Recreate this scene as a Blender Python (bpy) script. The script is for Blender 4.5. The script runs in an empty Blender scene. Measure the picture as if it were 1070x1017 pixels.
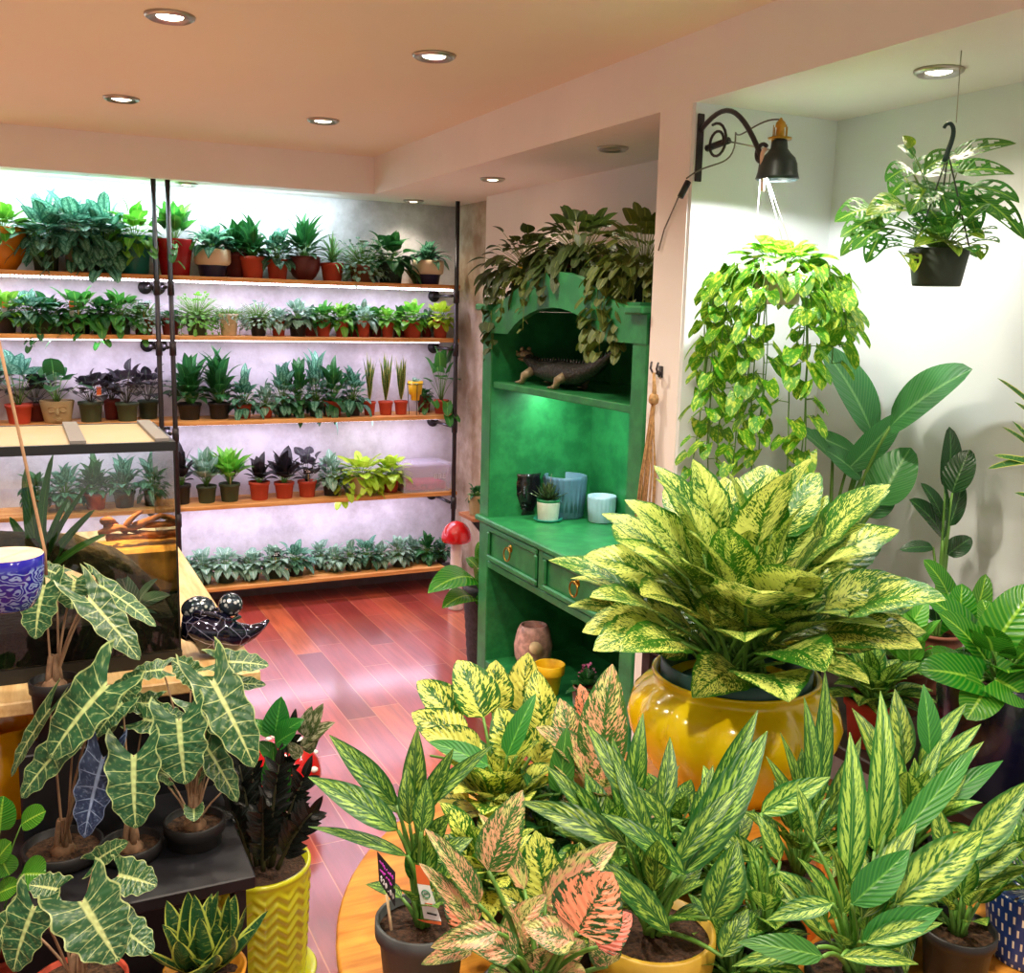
import bpy, math, random
import numpy as np
from mathutils import Vector
random.seed(7)
PI = math.pi
C = bpy.context.scene.collection
SC = bpy.context.scene
# ------------------------------------------------------------------ camera
YAW, PITCH, ROLL, FPX = 0.45298, 0.171827, 0.024629, 1063.2
CAM = np.array([0, 0, 1.65])
_f = np.array([math.sin(YAW)*math.cos(PITCH), math.cos(YAW)*math.cos(PITCH), -math.sin(PITCH)])
_r0 = np.array([math.cos(YAW), -math.sin(YAW), 0.0]); _u0 = np.cross(_r0, _f)
_r = math.cos(ROLL)*_r0 + math.sin(ROLL)*_u0
_u = -math.sin(ROLL)*_r0 + math.cos(ROLL)*_u0
cd = bpy.data.cameras.new('camera'); cam = bpy.data.objects.new('camera', cd); C.objects.link(cam)
from mathutils import Matrix
cam.matrix_world = Matrix(((_r[0], _u[0], -_f[0], CAM[0]), (_r[1], _u[1], -_f[1], CAM[1]), (_r[2], _u[2], -_f[2], CAM[2]), (0, 0, 0, 1)))
cd.sensor_fit = 'HORIZONTAL'; cd.sensor_width = 36; cd.lens = 36*FPX/1070; cd.clip_start = .02
SC.camera = cam
def ray(px, py): return _f*FPX + _r*(px-535) - _u*(py-508.5)
def P(px, py, x=None, y=None, z=None, d=None):
    v = ray(px, py)
    if x is not None: t = (x-CAM[0])/v[0]
    elif y is not None: t = (y-CAM[1])/v[1]
    elif z is not None: t = (z-CAM[2])/v[2]
    else: t = d/FPX
    return CAM + v*t
def depth(p): return float((np.array(p)-CAM) @ _f)
def mpp(p): return depth(p)/FPX          # metres per photo pixel at p
# ------------------------------------------------------------------ world, exposure
SC.view_settings.view_transform = 'Standard'; SC.view_settings.look = 'None'
SC.view_settings.gamma = 1; SC.view_settings.exposure = 0.32
w = bpy.data.worlds.new('world'); SC.world = w; w.use_nodes = True
w.node_tree.nodes['Background'].inputs[0].default_value = (1.0, .90, .79, 1)
w.node_tree.nodes['Background'].inputs[1].default_value = .72
LP = dict(down=38, soff=10, strip=10, top=23, lamp=16, cab=9.0)
def light(name, kind, loc, energy, col, rot=(0, 0, 0), **k):
    l = bpy.data.lights.new(name, kind); l.energy = energy; l.color = col
    for a, b in k.items(): setattr(l, a, b)
    o = bpy.data.objects.new(name, l); C.objects.link(o); o.location = loc; o.rotation_euler = rot
    return o
COOL = (.80, .72, 1.0); WARM = (1, .87, .70)
SHZ = [1.78, 1.48, 1.04, .59, .14]       # tops of the five plant shelves
YB = 5.72; ZS = 2.24; ZC = 2.43; XC = 1.76; XW = 2.29; XA = 2.285
for z, e in ((1.78, 1.3), (1.48, 1.0), (1.04, 1.0), (.59, 1.15)):
    light('shelf_strip_light', 'AREA', (.55, 5.53, z-.032), LP['strip']*e, COOL, (math.radians(4), 0, 0), shape='RECTANGLE', size=3.3, size_y=.03)
light('cove_strip_light', 'AREA', (.1, 5.50, 2.225), LP['top'], (.72, .92, 1.0), (math.radians(25), 0, 0), shape='RECTANGLE', size=3.0, size_y=.04)
LM = [(.43, 3.12), (1.225, 3.15), (.42, 4.44), (1.23, 4.46), (.43, 1.8), (1.22, 1.8), (-.38, 3.12), (-.38, 4.44), (-.38, 1.8), (.43, .5), (1.22, .5)]  # lamps out of view, to the left and near the camera, are added as fill
for x, y in LM:
    light('downlight_or_fill', 'SPOT', (x, y, ZC-.03), LP['down']*(1.5 if y < 2 else 1.), WARM if y > 2 else (1, .88, .72), spot_size=2.3, spot_blend=.8, shadow_soft_size=.045)
LS = [(.816, 5.52), (2.04, 5.54), (2.0, 4.39), (1.99, 3.32), (2.02, 1.875), (2.02, 1.0)]
for i, (x, y) in enumerate(LS):
    light('soffit_lamp', 'SPOT', (x, y, ZS-.02), LP['soff']*(1.0 if i >= 4 else 1 if i != 3 else .5), WARM, spot_size=2.2, spot_blend=.8, shadow_soft_size=.04)
# ------------------------------------------------------------------ node helper
def lin(c):
    if isinstance(c, str):
        c = tuple(int(c[i:i+2], 16)/255 for i in (0, 2, 4))
    return tuple((x/12.92 if x <= .04045 else ((x+.055)/1.055)**2.4) for x in c[:3]) + (1,)
class G:
    def __init__(s, name):
        s.m = bpy.data.materials.new(name); s.m.use_nodes = True; s.t = s.m.node_tree
        s.b = s.t.nodes['Principled BSDF']; s.out = s.t.nodes['Material Output']
    def n(s, t, **k):
        x = s.t.nodes.new(t)
        for a, b in k.items(): setattr(x, a, b)
        return x
    def put(s, sock, v):
        if hasattr(v, 'is_linked'): s.t.links.new(v, sock)
        else: sock.default_value = v
    def M(s, op, *a):
        x = s.n('ShaderNodeMath', operation=op)
        for i, v in enumerate(a): s.put(x.inputs[i], v)
        return x.outputs[0]
    def mix(s, f, a, b):
        x = s.n('ShaderNodeMix', data_type='RGBA'); s.put(x.inputs[0], f); s.put(x.inputs[6], a); s.put(x.inputs[7], b); return x.outputs[2]
    def ss(s, v, a, b, lo=0., hi=1.):
        x = s.n('ShaderNodeMapRange', interpolation_type='SMOOTHSTEP')
        for i, q in enumerate((v, a, b, lo, hi)): s.put(x.inputs[i], q)
        return x.outputs[0]
    def noise(s, vec, scale, detail=2., rough=.5, out=0):
        x = s.n('ShaderNodeTexNoise'); s.put(x.inputs['Scale'], scale); x.inputs['Detail'].default_value = detail; x.inputs['Roughness'].default_value = rough
        if vec is not None: s.t.links.new(vec, x.inputs['Vector'])
        return x.outputs[out]
    def vec(s, x, y, z):
        c = s.n('ShaderNodeCombineXYZ')
        for i, v in enumerate((x, y, z)): s.put(c.inputs[i], v)
        return c.outputs[0]
    def bump(s, h, strength=.3, dist=.01):
        b = s.n('ShaderNodeBump'); b.inputs['Strength'].default_value = strength; b.inputs['Distance'].default_value = dist
        s.t.links.new(h, b.inputs['Height']); s.t.links.new(b.outputs[0], s.b.inputs['Normal'])
_mc = {}
def mat(name, col, rough=.6, metal=0, var=.12, scale=18., bump=0, spec=.5, coat=0, emit=0, trans=0, alpha=1):
    if name in _mc: return _mc[name]
    g = G(name); c = lin(col)
    if var:
        tc = g.n('ShaderNodeTexCoord').outputs['Object']; nz = g.noise(tc, scale, 4.)
        f = g.ss(nz, .3, .7)
        col = g.mix(f, tuple(x*(1-var) for x in c[:3])+(1,), tuple(min(1, x*(1+var)) for x in c[:3])+(1,))
        g.put(g.b.inputs['Base Color'], col)
        if bump: g.bump(nz, bump)
    else: g.b.inputs['Base Color'].default_value = c
    g.b.inputs['Roughness'].default_value = rough; g.b.inputs['Metallic'].default_value = metal
    g.b.inputs['Specular IOR Level'].default_value = spec; g.b.inputs['Coat Weight'].default_value = coat
    if emit: g.b.inputs['Emission Color'].default_value = c; g.b.inputs['Emission Strength'].default_value = emit
    if trans: g.b.inputs['Transmission Weight'].default_value = trans
    if alpha < 1: g.b.inputs['Alpha'].default_value = alpha
    _mc[name] = g.m; return g.m
def leafmat(name, c1, c2=None, pat='plain', thr=.5, sc=1., rough=.38, tr=.28, c3=None, var=.25):
    """procedural leaf: u along the midrib, v across; c1 ground colour, c2 marking"""
    if name in _mc: return _mc[name]
    g = G(name); c1 = lin(c1); c2 = lin(c2) if c2 else c1
    uv = g.n('ShaderNodeUVMap').outputs[0]; sp = g.n('ShaderNodeSeparateXYZ'); g.t.links.new(uv, sp.inputs[0])
    u, v = sp.outputs[0], sp.outputs[1]
    av = g.M('ABSOLUTE', g.M('SUBTRACT', g.M('MULTIPLY', v, 2.), 1.))
    rnd = g.n('ShaderNodeNewGeometry').outputs['Random Per Island']
    ob = g.M('SUBTRACT', u, g.M('MULTIPLY', av, .30))
    off = g.M('MULTIPLY', rnd, 60.)
    side = g.M('MULTIPLY', g.M('GREATER_THAN', v, .5), 7.)
    mid = g.ss(av, .03, .10, 1., 0.)
    if pat == 'plain':
        lat = g.M('SINE', g.M('MULTIPLY', ob, 80.*sc))
        f = g.M('ADD', g.M('MULTIPLY', g.ss(lat, -.2, 1.), .22), g.M('MULTIPLY', mid, .7))
    elif pat == 'speck':
        ns = g.noise(g.vec(g.M('ADD', g.M('MULTIPLY', ob, 16.*sc), off), g.M('MULTIPLY', v, 5.*sc), g.M('ADD', off, side)), 1.6, 3., .65)
        big = g.noise(g.vec(g.M('MULTIPLY', u, 2.), g.M('MULTIPLY', v, 2.), off), 1.2, 1.)
        t = g.M('ADD', thr, g.M('MULTIPLY', g.M('SUBTRACT', .5, big), .45))
        t = g.M('ADD', t, g.M('MULTIPLY', g.ss(av, .75, 1.), .14))
        t = g.M('ADD', t, g.M('MULTIPLY', mid, .10))
        t = g.M('ADD', t, g.M('MULTIPLY', g.M('SUBTRACT', rnd, .5), .10))
        f = g.ss(g.M('SUBTRACT', ns, t), -.025, .035)
    elif pat == 'splash':      # silver feathering along lateral veins, green margins and midrib
        ns = g.noise(g.vec(g.M('ADD', g.M('MULTIPLY', ob, 15.*sc), off), g.M('MULTIPLY', v, 5.), g.M('ADD', off, side)), 1.5, 3., .6)
        band = g.M('MULTIPLY', g.ss(av, .10, .22), g.ss(av, .92, .6))
        f = g.M('MULTIPLY', band, g.ss(ns, thr-.09, thr+.04))
        f = g.M('MAXIMUM', f, g.M('MULTIPLY', g.ss(av, .0, .05, 1., 0.), .35))
    elif pat == 'alo':
        midw = g.ss(av, g.M('ADD', .02, g.M('MULTIPLY', g.M('SUBTRACT', 1., u), .05)), g.M('ADD', .085, g.M('MULTIPLY', g.M('SUBTRACT', 1., u), .07)), 1., 0.)
        fr = g.M('FRACT', g.M('MULTIPLY', g.M('SUBTRACT', u, g.M('MULTIPLY', av, .10)), 7.))
        tri = g.M('ABSOLUTE', g.M('SUBTRACT', fr, .5))
        lw = g.M('MULTIPLY', g.M('SUBTRACT', 1.15, av), .085)
        lat = g.ss(tri, g.M('MULTIPLY', lw, .25), g.M('MULTIPLY', lw, .8), 1., 0.)
        marg = g.M('MULTIPLY', g.ss(av, .93, .97), .8)
        sub = g.noise(g.vec(g.M('MULTIPLY', u, 30.), g.M('MULTIPLY', v, 9.), off), 1., 2.)
        f = g.M('MAXIMUM', g.M('MAXIMUM', midw, g.M('MULTIPLY', lat, .9)), g.M('MAXIMUM', marg, g.M('MULTIPLY', g.ss(sub, .5, .75), .45)))
    elif pat == 'edge':
        ns = g.noise(g.vec(g.M('MULTIPLY', u, 40.), g.M('MULTIPLY', v, 2.), off), 1., 2.)
        f = g.M('MAXIMUM', g.ss(av, .72, .82), g.M('MULTIPLY', g.ss(ns, .56, .66), .30))
    elif pat == 'vari':
        ns = g.noise(g.vec(g.M('ADD', g.M('MULTIPLY', ob, 4.*sc), off), g.M('MULTIPLY', v, 4.*sc), off), 1.2, 3., .6)
        f = g.ss(ns, thr-.05, thr+.08)
    elif pat == 'vein':
        lat = g.ss(g.M('ABSOLUTE', g.M('SUBTRACT', g.M('FRACT', g.M('MULTIPLY', ob, 9.)), .5)), .03, .12, 1., 0.)
        f = g.M('MAXIMUM', mid, g.M('MULTIPLY', lat, .7))
    col = g.mix(f, c1, c2)
    if c3:
        ns = g.noise(g.vec(g.M('MULTIPLY', u, 3.), g.M('MULTIPLY', v, 3.), off), 1.3, 2.)
        col = g.mix(g.M('MULTIPLY', g.ss(ns, .45, .62), f if pat in ('speck',) else .7), col, lin(c3))
    hs = g.n('ShaderNodeHueSaturation'); g.put(hs.inputs['Color'], col)
    g.put(hs.inputs['Value'], g.M('ADD', 1-var*.5, g.M('MULTIPLY', rnd, var)))
    g.put(hs.inputs['Hue'], g.M('ADD', .488, g.M('MULTIPLY', g.M('FRACT', g.M('MULTIPLY', rnd, 17.)), .024)))
    col = hs.outputs[0]
    g.put(g.b.inputs['Base Color'], col); g.b.inputs['Roughness'].default_value = rough
    g.bump(g.M('SINE', g.M('MULTIPLY', ob, 55.)), .25, .002)
    tl = g.n('ShaderNodeBsdfTranslucent'); g.put(tl.inputs[0], col)
    mx = g.n('ShaderNodeMixShader'); mx.inputs[0].default_value = tr
    g.t.links.new(g.b.outputs[0], mx.inputs[1]); g.t.links.new(tl.outputs[0], mx.inputs[2]); g.t.links.new(mx.outputs[0], g.out.inputs[0])
    _mc[name] = g.m; return g.m
# ------------------------------------------------------------------ mesh builder
def nrm(v): return v/(np.linalg.norm(v)+1e-12)
class MB:
    def __init__(s, xmax=None, ymax=None, zmin=None, xmin=None, ymin=None, zmax=None): s.V = []; s.F = []; s.U = []; s.k = 0; s.lim = (xmin, ymin, zmin, xmax, ymax, zmax)
    def add(s, V, F, U=None):
        V = np.array(V, float).reshape(-1, 3)
        for i in range(3):
            if s.lim[i] is not None: V[:, i] = np.maximum(V[:, i], s.lim[i])
            if s.lim[i+3] is not None: V[:, i] = np.minimum(V[:, i], s.lim[i+3])
        s.V.append(V)
        s.U.append(np.array(U, float) if U is not None else np.zeros((len(V), 2)))
        k = s.k; s.F.extend([tuple(a+k for a in f) for f in F]); s.k += len(V)
    def build(s, name, m, parent=None, smooth=True):
        V = np.concatenate(s.V); U = np.concatenate(s.U)
        if parent is not None: V = V-np.array(parent.get('_o', (0, 0, 0)))
        me = bpy.data.meshes.new(name); me.from_pydata(V.tolist(), [], s.F)
        li = np.zeros(len(me.loops), dtype=np.int32); me.loops.foreach_get('vertex_index', li)
        uv = me.uv_layers.new(name='UVMap'); uv.data.foreach_set('uv', U[li].ravel().astype(np.float32))
        if smooth: me.polygons.foreach_set('use_smooth', [True]*len(me.polygons))
        me.materials.append(m); me.update()
        o = bpy.data.objects.new(name, me); C.objects.link(o)
        if parent is not None: o.parent = parent; o['_o'] = list(parent.get('_o', (0, 0, 0)))
        return o
    # shapes
    def box(s, a, b, bev=0):
        x0, y0, z0 = [min(p, q) for p, q in zip(a, b)]; x1, y1, z1 = [max(p, q) for p, q in zip(a, b)]
        if bev <= 0:
            s.add([(x, y, z) for z in (z0, z1) for y in (y0, y1) for x in (x0, x1)],
                  [(0, 2, 3, 1), (4, 5, 7, 6), (0, 1, 5, 4), (2, 6, 7, 3), (0, 4, 6, 2), (1, 3, 7, 5)]); return s
        b_ = min(bev, (x1-x0)*.45, (y1-y0)*.45, (z1-z0)*.45)
        V = []; idx = {}
        for i, (X, Xi) in enumerate(((x0, x0+b_), (x1, x1-b_))):
            for j, (Y, Yi) in enumerate(((y0, y0+b_), (y1, y1-b_))):
                for k, (Z, Zi) in enumerate(((z0, z0+b_), (z1, z1-b_))):
                    for a_, p in enumerate(((X, Yi, Zi), (Xi, Y, Zi), (Xi, Yi, Z))):
                        idx[(i, j, k, a_)] = len(V); V.append(p)
        F = []
        q = lambda *t: F.append(tuple(idx[x] for x in t))
        for i in (0, 1):
            q((i, 0, 0, 0), (i, 1, 0, 0), (i, 1, 1, 0), (i, 0, 1, 0)); q((0, i, 0, 1), (1, i, 0, 1), (1, i, 1, 1), (0, i, 1, 1)); q((0, 0, i, 2), (1, 0, i, 2), (1, 1, i, 2), (0, 1, i, 2))
            for j in (0, 1):
                q((i, j, 0, 0), (i, j, 1, 0), (i, j, 1, 1), (i, j, 0, 1)); q((i, 0, j, 0), (i, 1, j, 0), (i, 1, j, 2), (i, 0, j, 2)); q((0, i, j, 1), (1, i, j, 1), (1, i, j, 2), (0, i, j, 2))
                for k in (0, 1): q((i, j, k, 0), (i, j, k, 1), (i, j, k, 2))
        s.add(V, F); return s
    def lathe(s, prof, c=(0, 0, 0), n=28, rib=0, ribn=0, fn=None):
        V = []; U = []; m = len(prof)
        for j, (r, z) in enumerate(prof):
            for i in range(n):
                a = 2*PI*i/n; rr = r
                if rib: rr = r*(1+rib*math.cos(a*ribn))
                if fn: rr = fn(r, z, a, j)
                V.append((c[0]+rr*math.cos(a), c[1]+rr*math.sin(a), c[2]+z)); U.append((i/n, j/m))
        F = [(j*n+i, j*n+(i+1) % n, (j+1)*n+(i+1) % n, (j+1)*n+i) for j in range(m-1) for i in range(n)]
        F.append(tuple(range(n-1, -1, -1))); F.append(tuple((m-1)*n+i for i in range(n)))
        s.add(V, F, U); return s
    def tube(s, pts, r, n=6, r1=None):
        pts = [np.array(p, float) for p in pts]; m = len(pts); V = []; prev = None
        for j, p in enumerate(pts):
            t = nrm(pts[min(j+1, m-1)]-pts[max(j-1, 0)])
            a = np.cross(t, (0, 0, 1)) if prev is None else prev-t*(prev@t)
            if np.linalg.norm(a) < 1e-4: a = np.cross(t, (1, 0, 0))
            a = nrm(a); prev = a; b = np.cross(t, a); rr = r if r1 is None else r+(r1-r)*j/(m-1)
            for i in range(n):
                q = 2*PI*i/n; V.append(p+rr*(math.cos(q)*a+math.sin(q)*b))
        F = [(j*n+i, j*n+(i+1) % n, (j+1)*n+(i+1) % n, (j+1)*n+i) for j in range(m-1) for i in range(n)]
        F.append(tuple(range(n-1, -1, -1))); F.append(tuple((m-1)*n+i for i in range(n)))
        s.add(V, F); return s
    def ball(s, c, r, n=12, sc=(1, 1, 1)):
        h = n//2
        prof = [(max(1e-4, math.sin(PI*j/h))*r, -math.cos(PI*j/h)*r) for j in range(h+1)]
        V = []; 
        for rr, z in prof:
            for i in range(n): V.append((c[0]+sc[0]*rr*math.cos(2*PI*i/n), c[1]+sc[1]*rr*math.sin(2*PI*i/n), c[2]+sc[2]*z))
        F = [(j*n+i, j*n+(i+1) % n, (j+1)*n+(i+1) % n, (j+1)*n+i) for j in range(h) for i in range(n)]
        s.add(V, F); return s
    def prism(s, pts, a, b, axis=0):
        """polygon pts (2-D) extruded from a to b along axis"""
        n = len(pts)
        def v(p, t):
            return (t, p[0], p[1]) if axis == 0 else (p[0], t, p[1]) if axis == 1 else (p[0], p[1], t)
        s.add([v(p, a) for p in pts]+[v(p, b) for p in pts], [tuple(range(n)), tuple(range(2*n-1, n-1, -1))]+[(i, (i+1) % n, n+(i+1) % n, n+i) for i in range(n)])
        return s
PROF = {
 'lance': lambda s: np.sin(PI*np.clip(s, 0, 1)**.72)**.95+.02,
 'ovate': lambda s: np.sin(PI*np.clip(s, 0, 1)**.60)**.72+.02,
 'round': lambda s: np.sqrt(np.clip(1-(2*s-1)**2, 0, 1))+.02,
 'heart': lambda s: (1-s)**.62*(.80+.75*s)+.01,
 'strap': lambda s: np.minimum(1, .35+s*4)*(1-s)**.42+.01,
 'blade': lambda s: np.sin(PI*np.clip(.12+.88*s, 0, 1)**.9)**.7+.02,
 'arrow': lambda s: (1-s)**.75*(.62+.95*s)+.01,
 'paddle': lambda s: np.sin(PI*np.clip(s, 0, 1)**.8)**.6+.02,
}
def leaf(mb, b, t, w, up=(0, 0, 1), arch=.15, prof='lance', fold=.22, n=7, m=4, lobe=0, wave=0, curl=0, holes=False):
    b = np.array(b, float); t = np.array(t, float); d = t-b; L = np.linalg.norm(d); d = d/(L+1e-9)
    side = np.cross(d, np.array(up, float))
    if np.linalg.norm(side) < .15: side = np.cross(d, (math.cos(L*999), math.sin(L*999), .2))
    side = nrm(side); nn = np.cross(side, d); ctl = (b+t)/2+nn*arch*L
    S = np.linspace(0, 1, n+1)
    c = np.outer((1-S)**2, b)+np.outer(2*S*(1-S), ctl)+np.outer(S**2, t)
    tan = np.outer(2*(1-S), ctl-b)+np.outer(2*S, t-ctl); tan /= np.linalg.norm(tan, axis=1)[:, None]
    nr = np.cross(side, tan); W = PROF[prof](S)*w*.5
    if wave: W = W*(1+wave*np.sin(S*2*PI*4.5))
    vs = np.linspace(-1, 1, m+1); V = []; U = []
    ph = L*777 % 6
    for i in range(n+1):
        for v in vs:
            a = abs(v)
            p = c[i]+side*v*W[i]+nr[i]*(fold*a*W[i]-curl*a*a*W[i])
            if lobe: p = p-d*lobe*L*a**1.3*(1-S[i])**3
            if wave: p = p+nr[i]*a*wave*.7*W[i]*math.sin(S[i]*24+ph+v)
            V.append(p); U.append((S[i], (v+1)/2))
    k = m+1; F = []
    for i in range(n):
        for j in range(m):
            if holes and ((j in (1, 6) and i % 3 != 0) or (j in (2, 5) and i % 3 == 1)) and 1 < i < n-2: continue
            F.append((i*k+j, i*k+j+1, (i+1)*k+j+1, (i+1)*k+j))
    mb.add(V, F, U)
# ------------------------------------------------------------------ tagging
def tag(o, label, cat, group=None, kind=None):
    if label: o['label'] = label
    if cat: o['category'] = cat
    if group: o['group'] = group
    if kind: o['kind'] = kind
    return o
def thing(name, label, cat, loc, group=None):
    o = bpy.data.objects.new(name, None); C.objects.link(o); o.location = tuple(float(x) for x in loc); o['_o'] = [float(x) for x in loc]
    o.empty_display_size = .05
    return tag(o, label, cat, group)
def struct(name, mb, m, smooth=False):
    o = mb.build(name, m, None, smooth); o['kind'] = 'structure'; return o
R = random.uniform
den = 1.7
# ------------------------------------------------------------------ SETTING
g = G('plaster_ceiling'); tc = g.n('ShaderNodeTexCoord').outputs['Object']
g.put(g.b.inputs['Base Color'], g.mix(g.noise(tc, 1.5, 3.), lin('efe0cc'), lin('f4e8d6'))); g.b.inputs['Roughness'].default_value = .85
M_CEIL = g.m
M_PINK = mat('painted_beam', 'f0e9e4', .8, var=.02, scale=3)
M_WHITE = mat('painted_wall', 'dde3e4', .7, var=.03, scale=3)
g = G('rough_plaster'); tc = g.n('ShaderNodeTexCoord').outputs['Object']
a = g.noise(tc, 2.2, 6., .65); b = g.noise(tc, 9., 5., .7)
g.put(g.b.inputs['Base Color'], g.mix(g.ss(g.M('ADD', a, g.M('MULTIPLY', b, .5)), .5, 1.0), lin('a9a3a3'), lin('dcd8dc'))); g.b.inputs['Roughness'].default_value = .8; g.bump(b, .35)
M_PLAST = g.m
g = G('concrete_patch'); tc = g.n('ShaderNodeTexCoord').outputs['Object']
a = g.noise(tc, 4., 6., .65); g.put(g.b.inputs['Base Color'], g.mix(g.ss(a, .35, .65), lin('a08a72'), lin('c9bba8'))); g.b.inputs['Roughness'].default_value = .85; g.bump(a, .3)
M_CONC = g.m
# red hardwood floor, boards running in depth
g = G('red_hardwood'); tc = g.n('ShaderNodeTexCoord').outputs['Object']; sp = g.n('ShaderNodeSeparateXYZ'); g.t.links.new(tc, sp.inputs[0])
X, Y = sp.outputs[0], sp.outputs[1]; bw = .125
row = g.M('FLOOR', g.M('DIVIDE', X, bw)); wn = g.n('ShaderNodeTexWhiteNoise', noise_dimensions='1D'); g.put(wn.inputs['W'], row)
yo = g.M('ADD', g.M('DIVIDE', Y, .85), g.M('MULTIPLY', wn.outputs[0], 5.)); cell = g.M('FLOOR', yo)
wn2 = g.n('ShaderNodeTexWhiteNoise', noise_dimensions='2D'); g.t.links.new(g.vec(row, cell, 0.), wn2.inputs['Vector'])
grain = g.noise(g.vec(g.M('MULTIPLY', X, 40.), g.M('MULTIPLY', Y, 3.), wn2.outputs[0]), 1., 5., .6)
cr = g.n('ShaderNodeValToRGB'); g.t.links.new(wn2.outputs[0], cr.inputs[0])
e = cr.color_ramp.elements; e[0].color = lin('7e2a24'); e[1].color = lin('cc6a40')
for p_, c_ in ((.2, '963a32'), (.5, 'a8443a'), (.8, 'b8503e')): q_ = e.new(p_); q_.color = lin(c_)
col = g.mix(g.M('MULTIPLY', g.ss(grain, .35, .7), .5), cr.outputs[0], lin('6e241e'))
fx = g.M('ABSOLUTE', g.M('SUBTRACT', g.M('FRACT', g.M('DIVIDE', X, bw)), .5)); fy = g.M('ABSOLUTE', g.M('SUBTRACT', g.M('FRACT', yo), .5))
gap = g.M('MAXIMUM', g.ss(fx, .475, .492), g.ss(fy, .496, .499))
g.put(g.b.inputs['Base Color'], g.mix(g.M('MULTIPLY', gap, .6), col, lin('d58a62')))
g.b.inputs['Roughness'].default_value = .30; g.b.inputs['Coat Weight'].default_value = 1.0; g.b.inputs['Coat IOR'].default_value = 1.6; g.b.inputs['Coat Roughness'].default_value = .16
bp = g.M('SUBTRACT', g.M('MULTIPLY', grain, .15), gap); g.bump(bp, .25, .004)
M_FLOOR = g.m
struct('floor', MB().box((-3, -1.5, -.1), (3.2, 6, 0)), M_FLOOR)
struct('ceiling', MB().box((-3, -1.5, ZC), (XC, 5.38, ZC+.1)), M_CEIL)
struct('trim_1', MB().box((-3, 5.38, ZS), (XC, 5.90, ZC+.1)), M_PINK)       # dropped beam over the shelves
struct('trim_2', MB().box((XC, 2.51, ZS), (3.0, 5.90, ZC+.1)), M_PINK)      # dropped beam along the right side
struct('trim_3', MB().box((XC, -1.5, ZS), (3.0, 2.51, ZC+.1)), M_PINK)
struct('wall_back', MB().box((-3, YB, 0), (2.37, YB+.15, ZS)), M_PLAST)
struct('wall_right', MB().box((XW, 2.67, 0), (XW+.15, 5.1, ZS)), M_PINK)
struct('wall_right_corner', MB().box((2.37, 5.1, 0), (2.52, YB+.15, ZS)), M_CONC)
struct('wall_partition', MB().box((XC, 2.51, 0), (XW+.15, 2.67, ZS)), M_PINK)
struct('wall_alcove', MB().box((XA, -1.5, 0), (XA+.15, 2.505, ZS)), M_WHITE)
struct('wall_alcove_end', MB().box((XC+.003, 2.495, 0), (XA, 2.51, ZS)), M_WHITE)
struct('baseboard_back', MB().box((-2.9, YB-.015, 0), (2.36, YB, .09)), mat('grey_baseboard', '6d6468', .6))
struct('wall_left', MB().box((-3.0, -1.5, 0), (-2.9, 5.72, ZC)), M_WHITE)
# downlights
M_CHROME = mat('brushed_nickel', 'b8b2a8', .3, 1, var=0); M_LAMP = mat('warm_lamp_glow', 'fff0d0', .5, var=0, emit=9)
vis = {(.43, 3.12): 'front left one of the four bright downlights in the raised ceiling', (1.225, 3.15): 'front right one of the four bright downlights in the raised ceiling',
       (.42, 4.44): 'back left one of the four bright downlights in the raised ceiling', (1.23, 4.46): 'back right one of the four bright downlights in the raised ceiling',
       (.816, 5.52): 'small downlight in the dropped beam above the top plant shelf', (2.04, 5.54): 'small dim downlight in the corner of the beam, beside the right pipe pole',
       (2.0, 4.39): 'small bright downlight in the dropped beam left of the green hutch top', (1.99, 3.32): 'dim switched-down downlight in the dropped beam above the green hutch',
       (2.02, 1.875): 'round downlight in the alcove ceiling above the hanging swiss cheese plant'}
for (x, y) in LM+LS:
    if (x, y) not in vis: continue
    z = ZC if (x, y) in LM else ZS; r = .05 if z == ZC else .042
    t = thing('downlight', vis[(x, y)], 'ceiling light', (x, y, z), 'recessed downlights')
    MB().lathe([(r*.72, -.003), (r*1.0, -.004), (r*1.15, -.012), (r*1.35, -.006), (r*1.38, -.0005), (r*1.3, 0)], (x, y, z)).build('trim_ring', M_CHROME, t)
    dim = (x, y) == (1.99, 3.32)
    MB().lathe([(1e-3, -.010), (r*.45, -.009), (r*.72, -.005), (r*.75, -.001)], (x, y, z)).build('bulb', mat('dim_bulb', 'b9a68c', .5, var=0) if dim else M_LAMP, t)
# ------------------------------------------------------------------ wall shelves
g = G('pine_board'); tc = g.n('ShaderNodeTexCoord').outputs['Object']; mp = g.n('ShaderNodeMapping'); mp.inputs['Scale'].default_value = (2, 30, 30); g.t.links.new(tc, mp.inputs[0])
nz = g.noise(mp.outputs[0], 1.3, 5., .6); g.put(g.b.inputs['Base Color'], g.mix(g.ss(nz, .3, .7), lin('c27a35'), lin('e9b06a'))); g.b.inputs['Roughness'].default_value = .55
M_PINE = g.m
M_STRIP = mat('led_strip_glow', 'f4f0ff', .5, var=0, emit=5)
M_PIPE = mat('black_iron_pipe', '3a3638', .45, .6, var=.1)
names = ['topmost', 'second from top', 'middle', 'second from bottom', 'lowest']
for i, z in enumerate(SHZ):
    x1 = 2.29 if i < 4 else 2.22
    t = thing('wall_shelf', f'{names[i]} of the five long pine plant shelves on the back wall', 'shelf', (.5, 5.58, z-.022), 'long pine plant shelves')
    MB().box((-2.0, 5.44, z-.022), (x1, YB-.001, z), .002).build('board', M_PINE, t, False)
    if i < 4:
        s = MB()
        if i == 0:
            for k in range(150): s.box((-.55+k*.0187, 5.448, z-.034), (-.55+k*.0187+.013, 5.462, z-.0225))
        else: s.box((-1.2, 5.50, z-.029), (x1-.1, 5.512, z-.0225))
        s.build('led_strip', M_STRIP, t, False)
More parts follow.
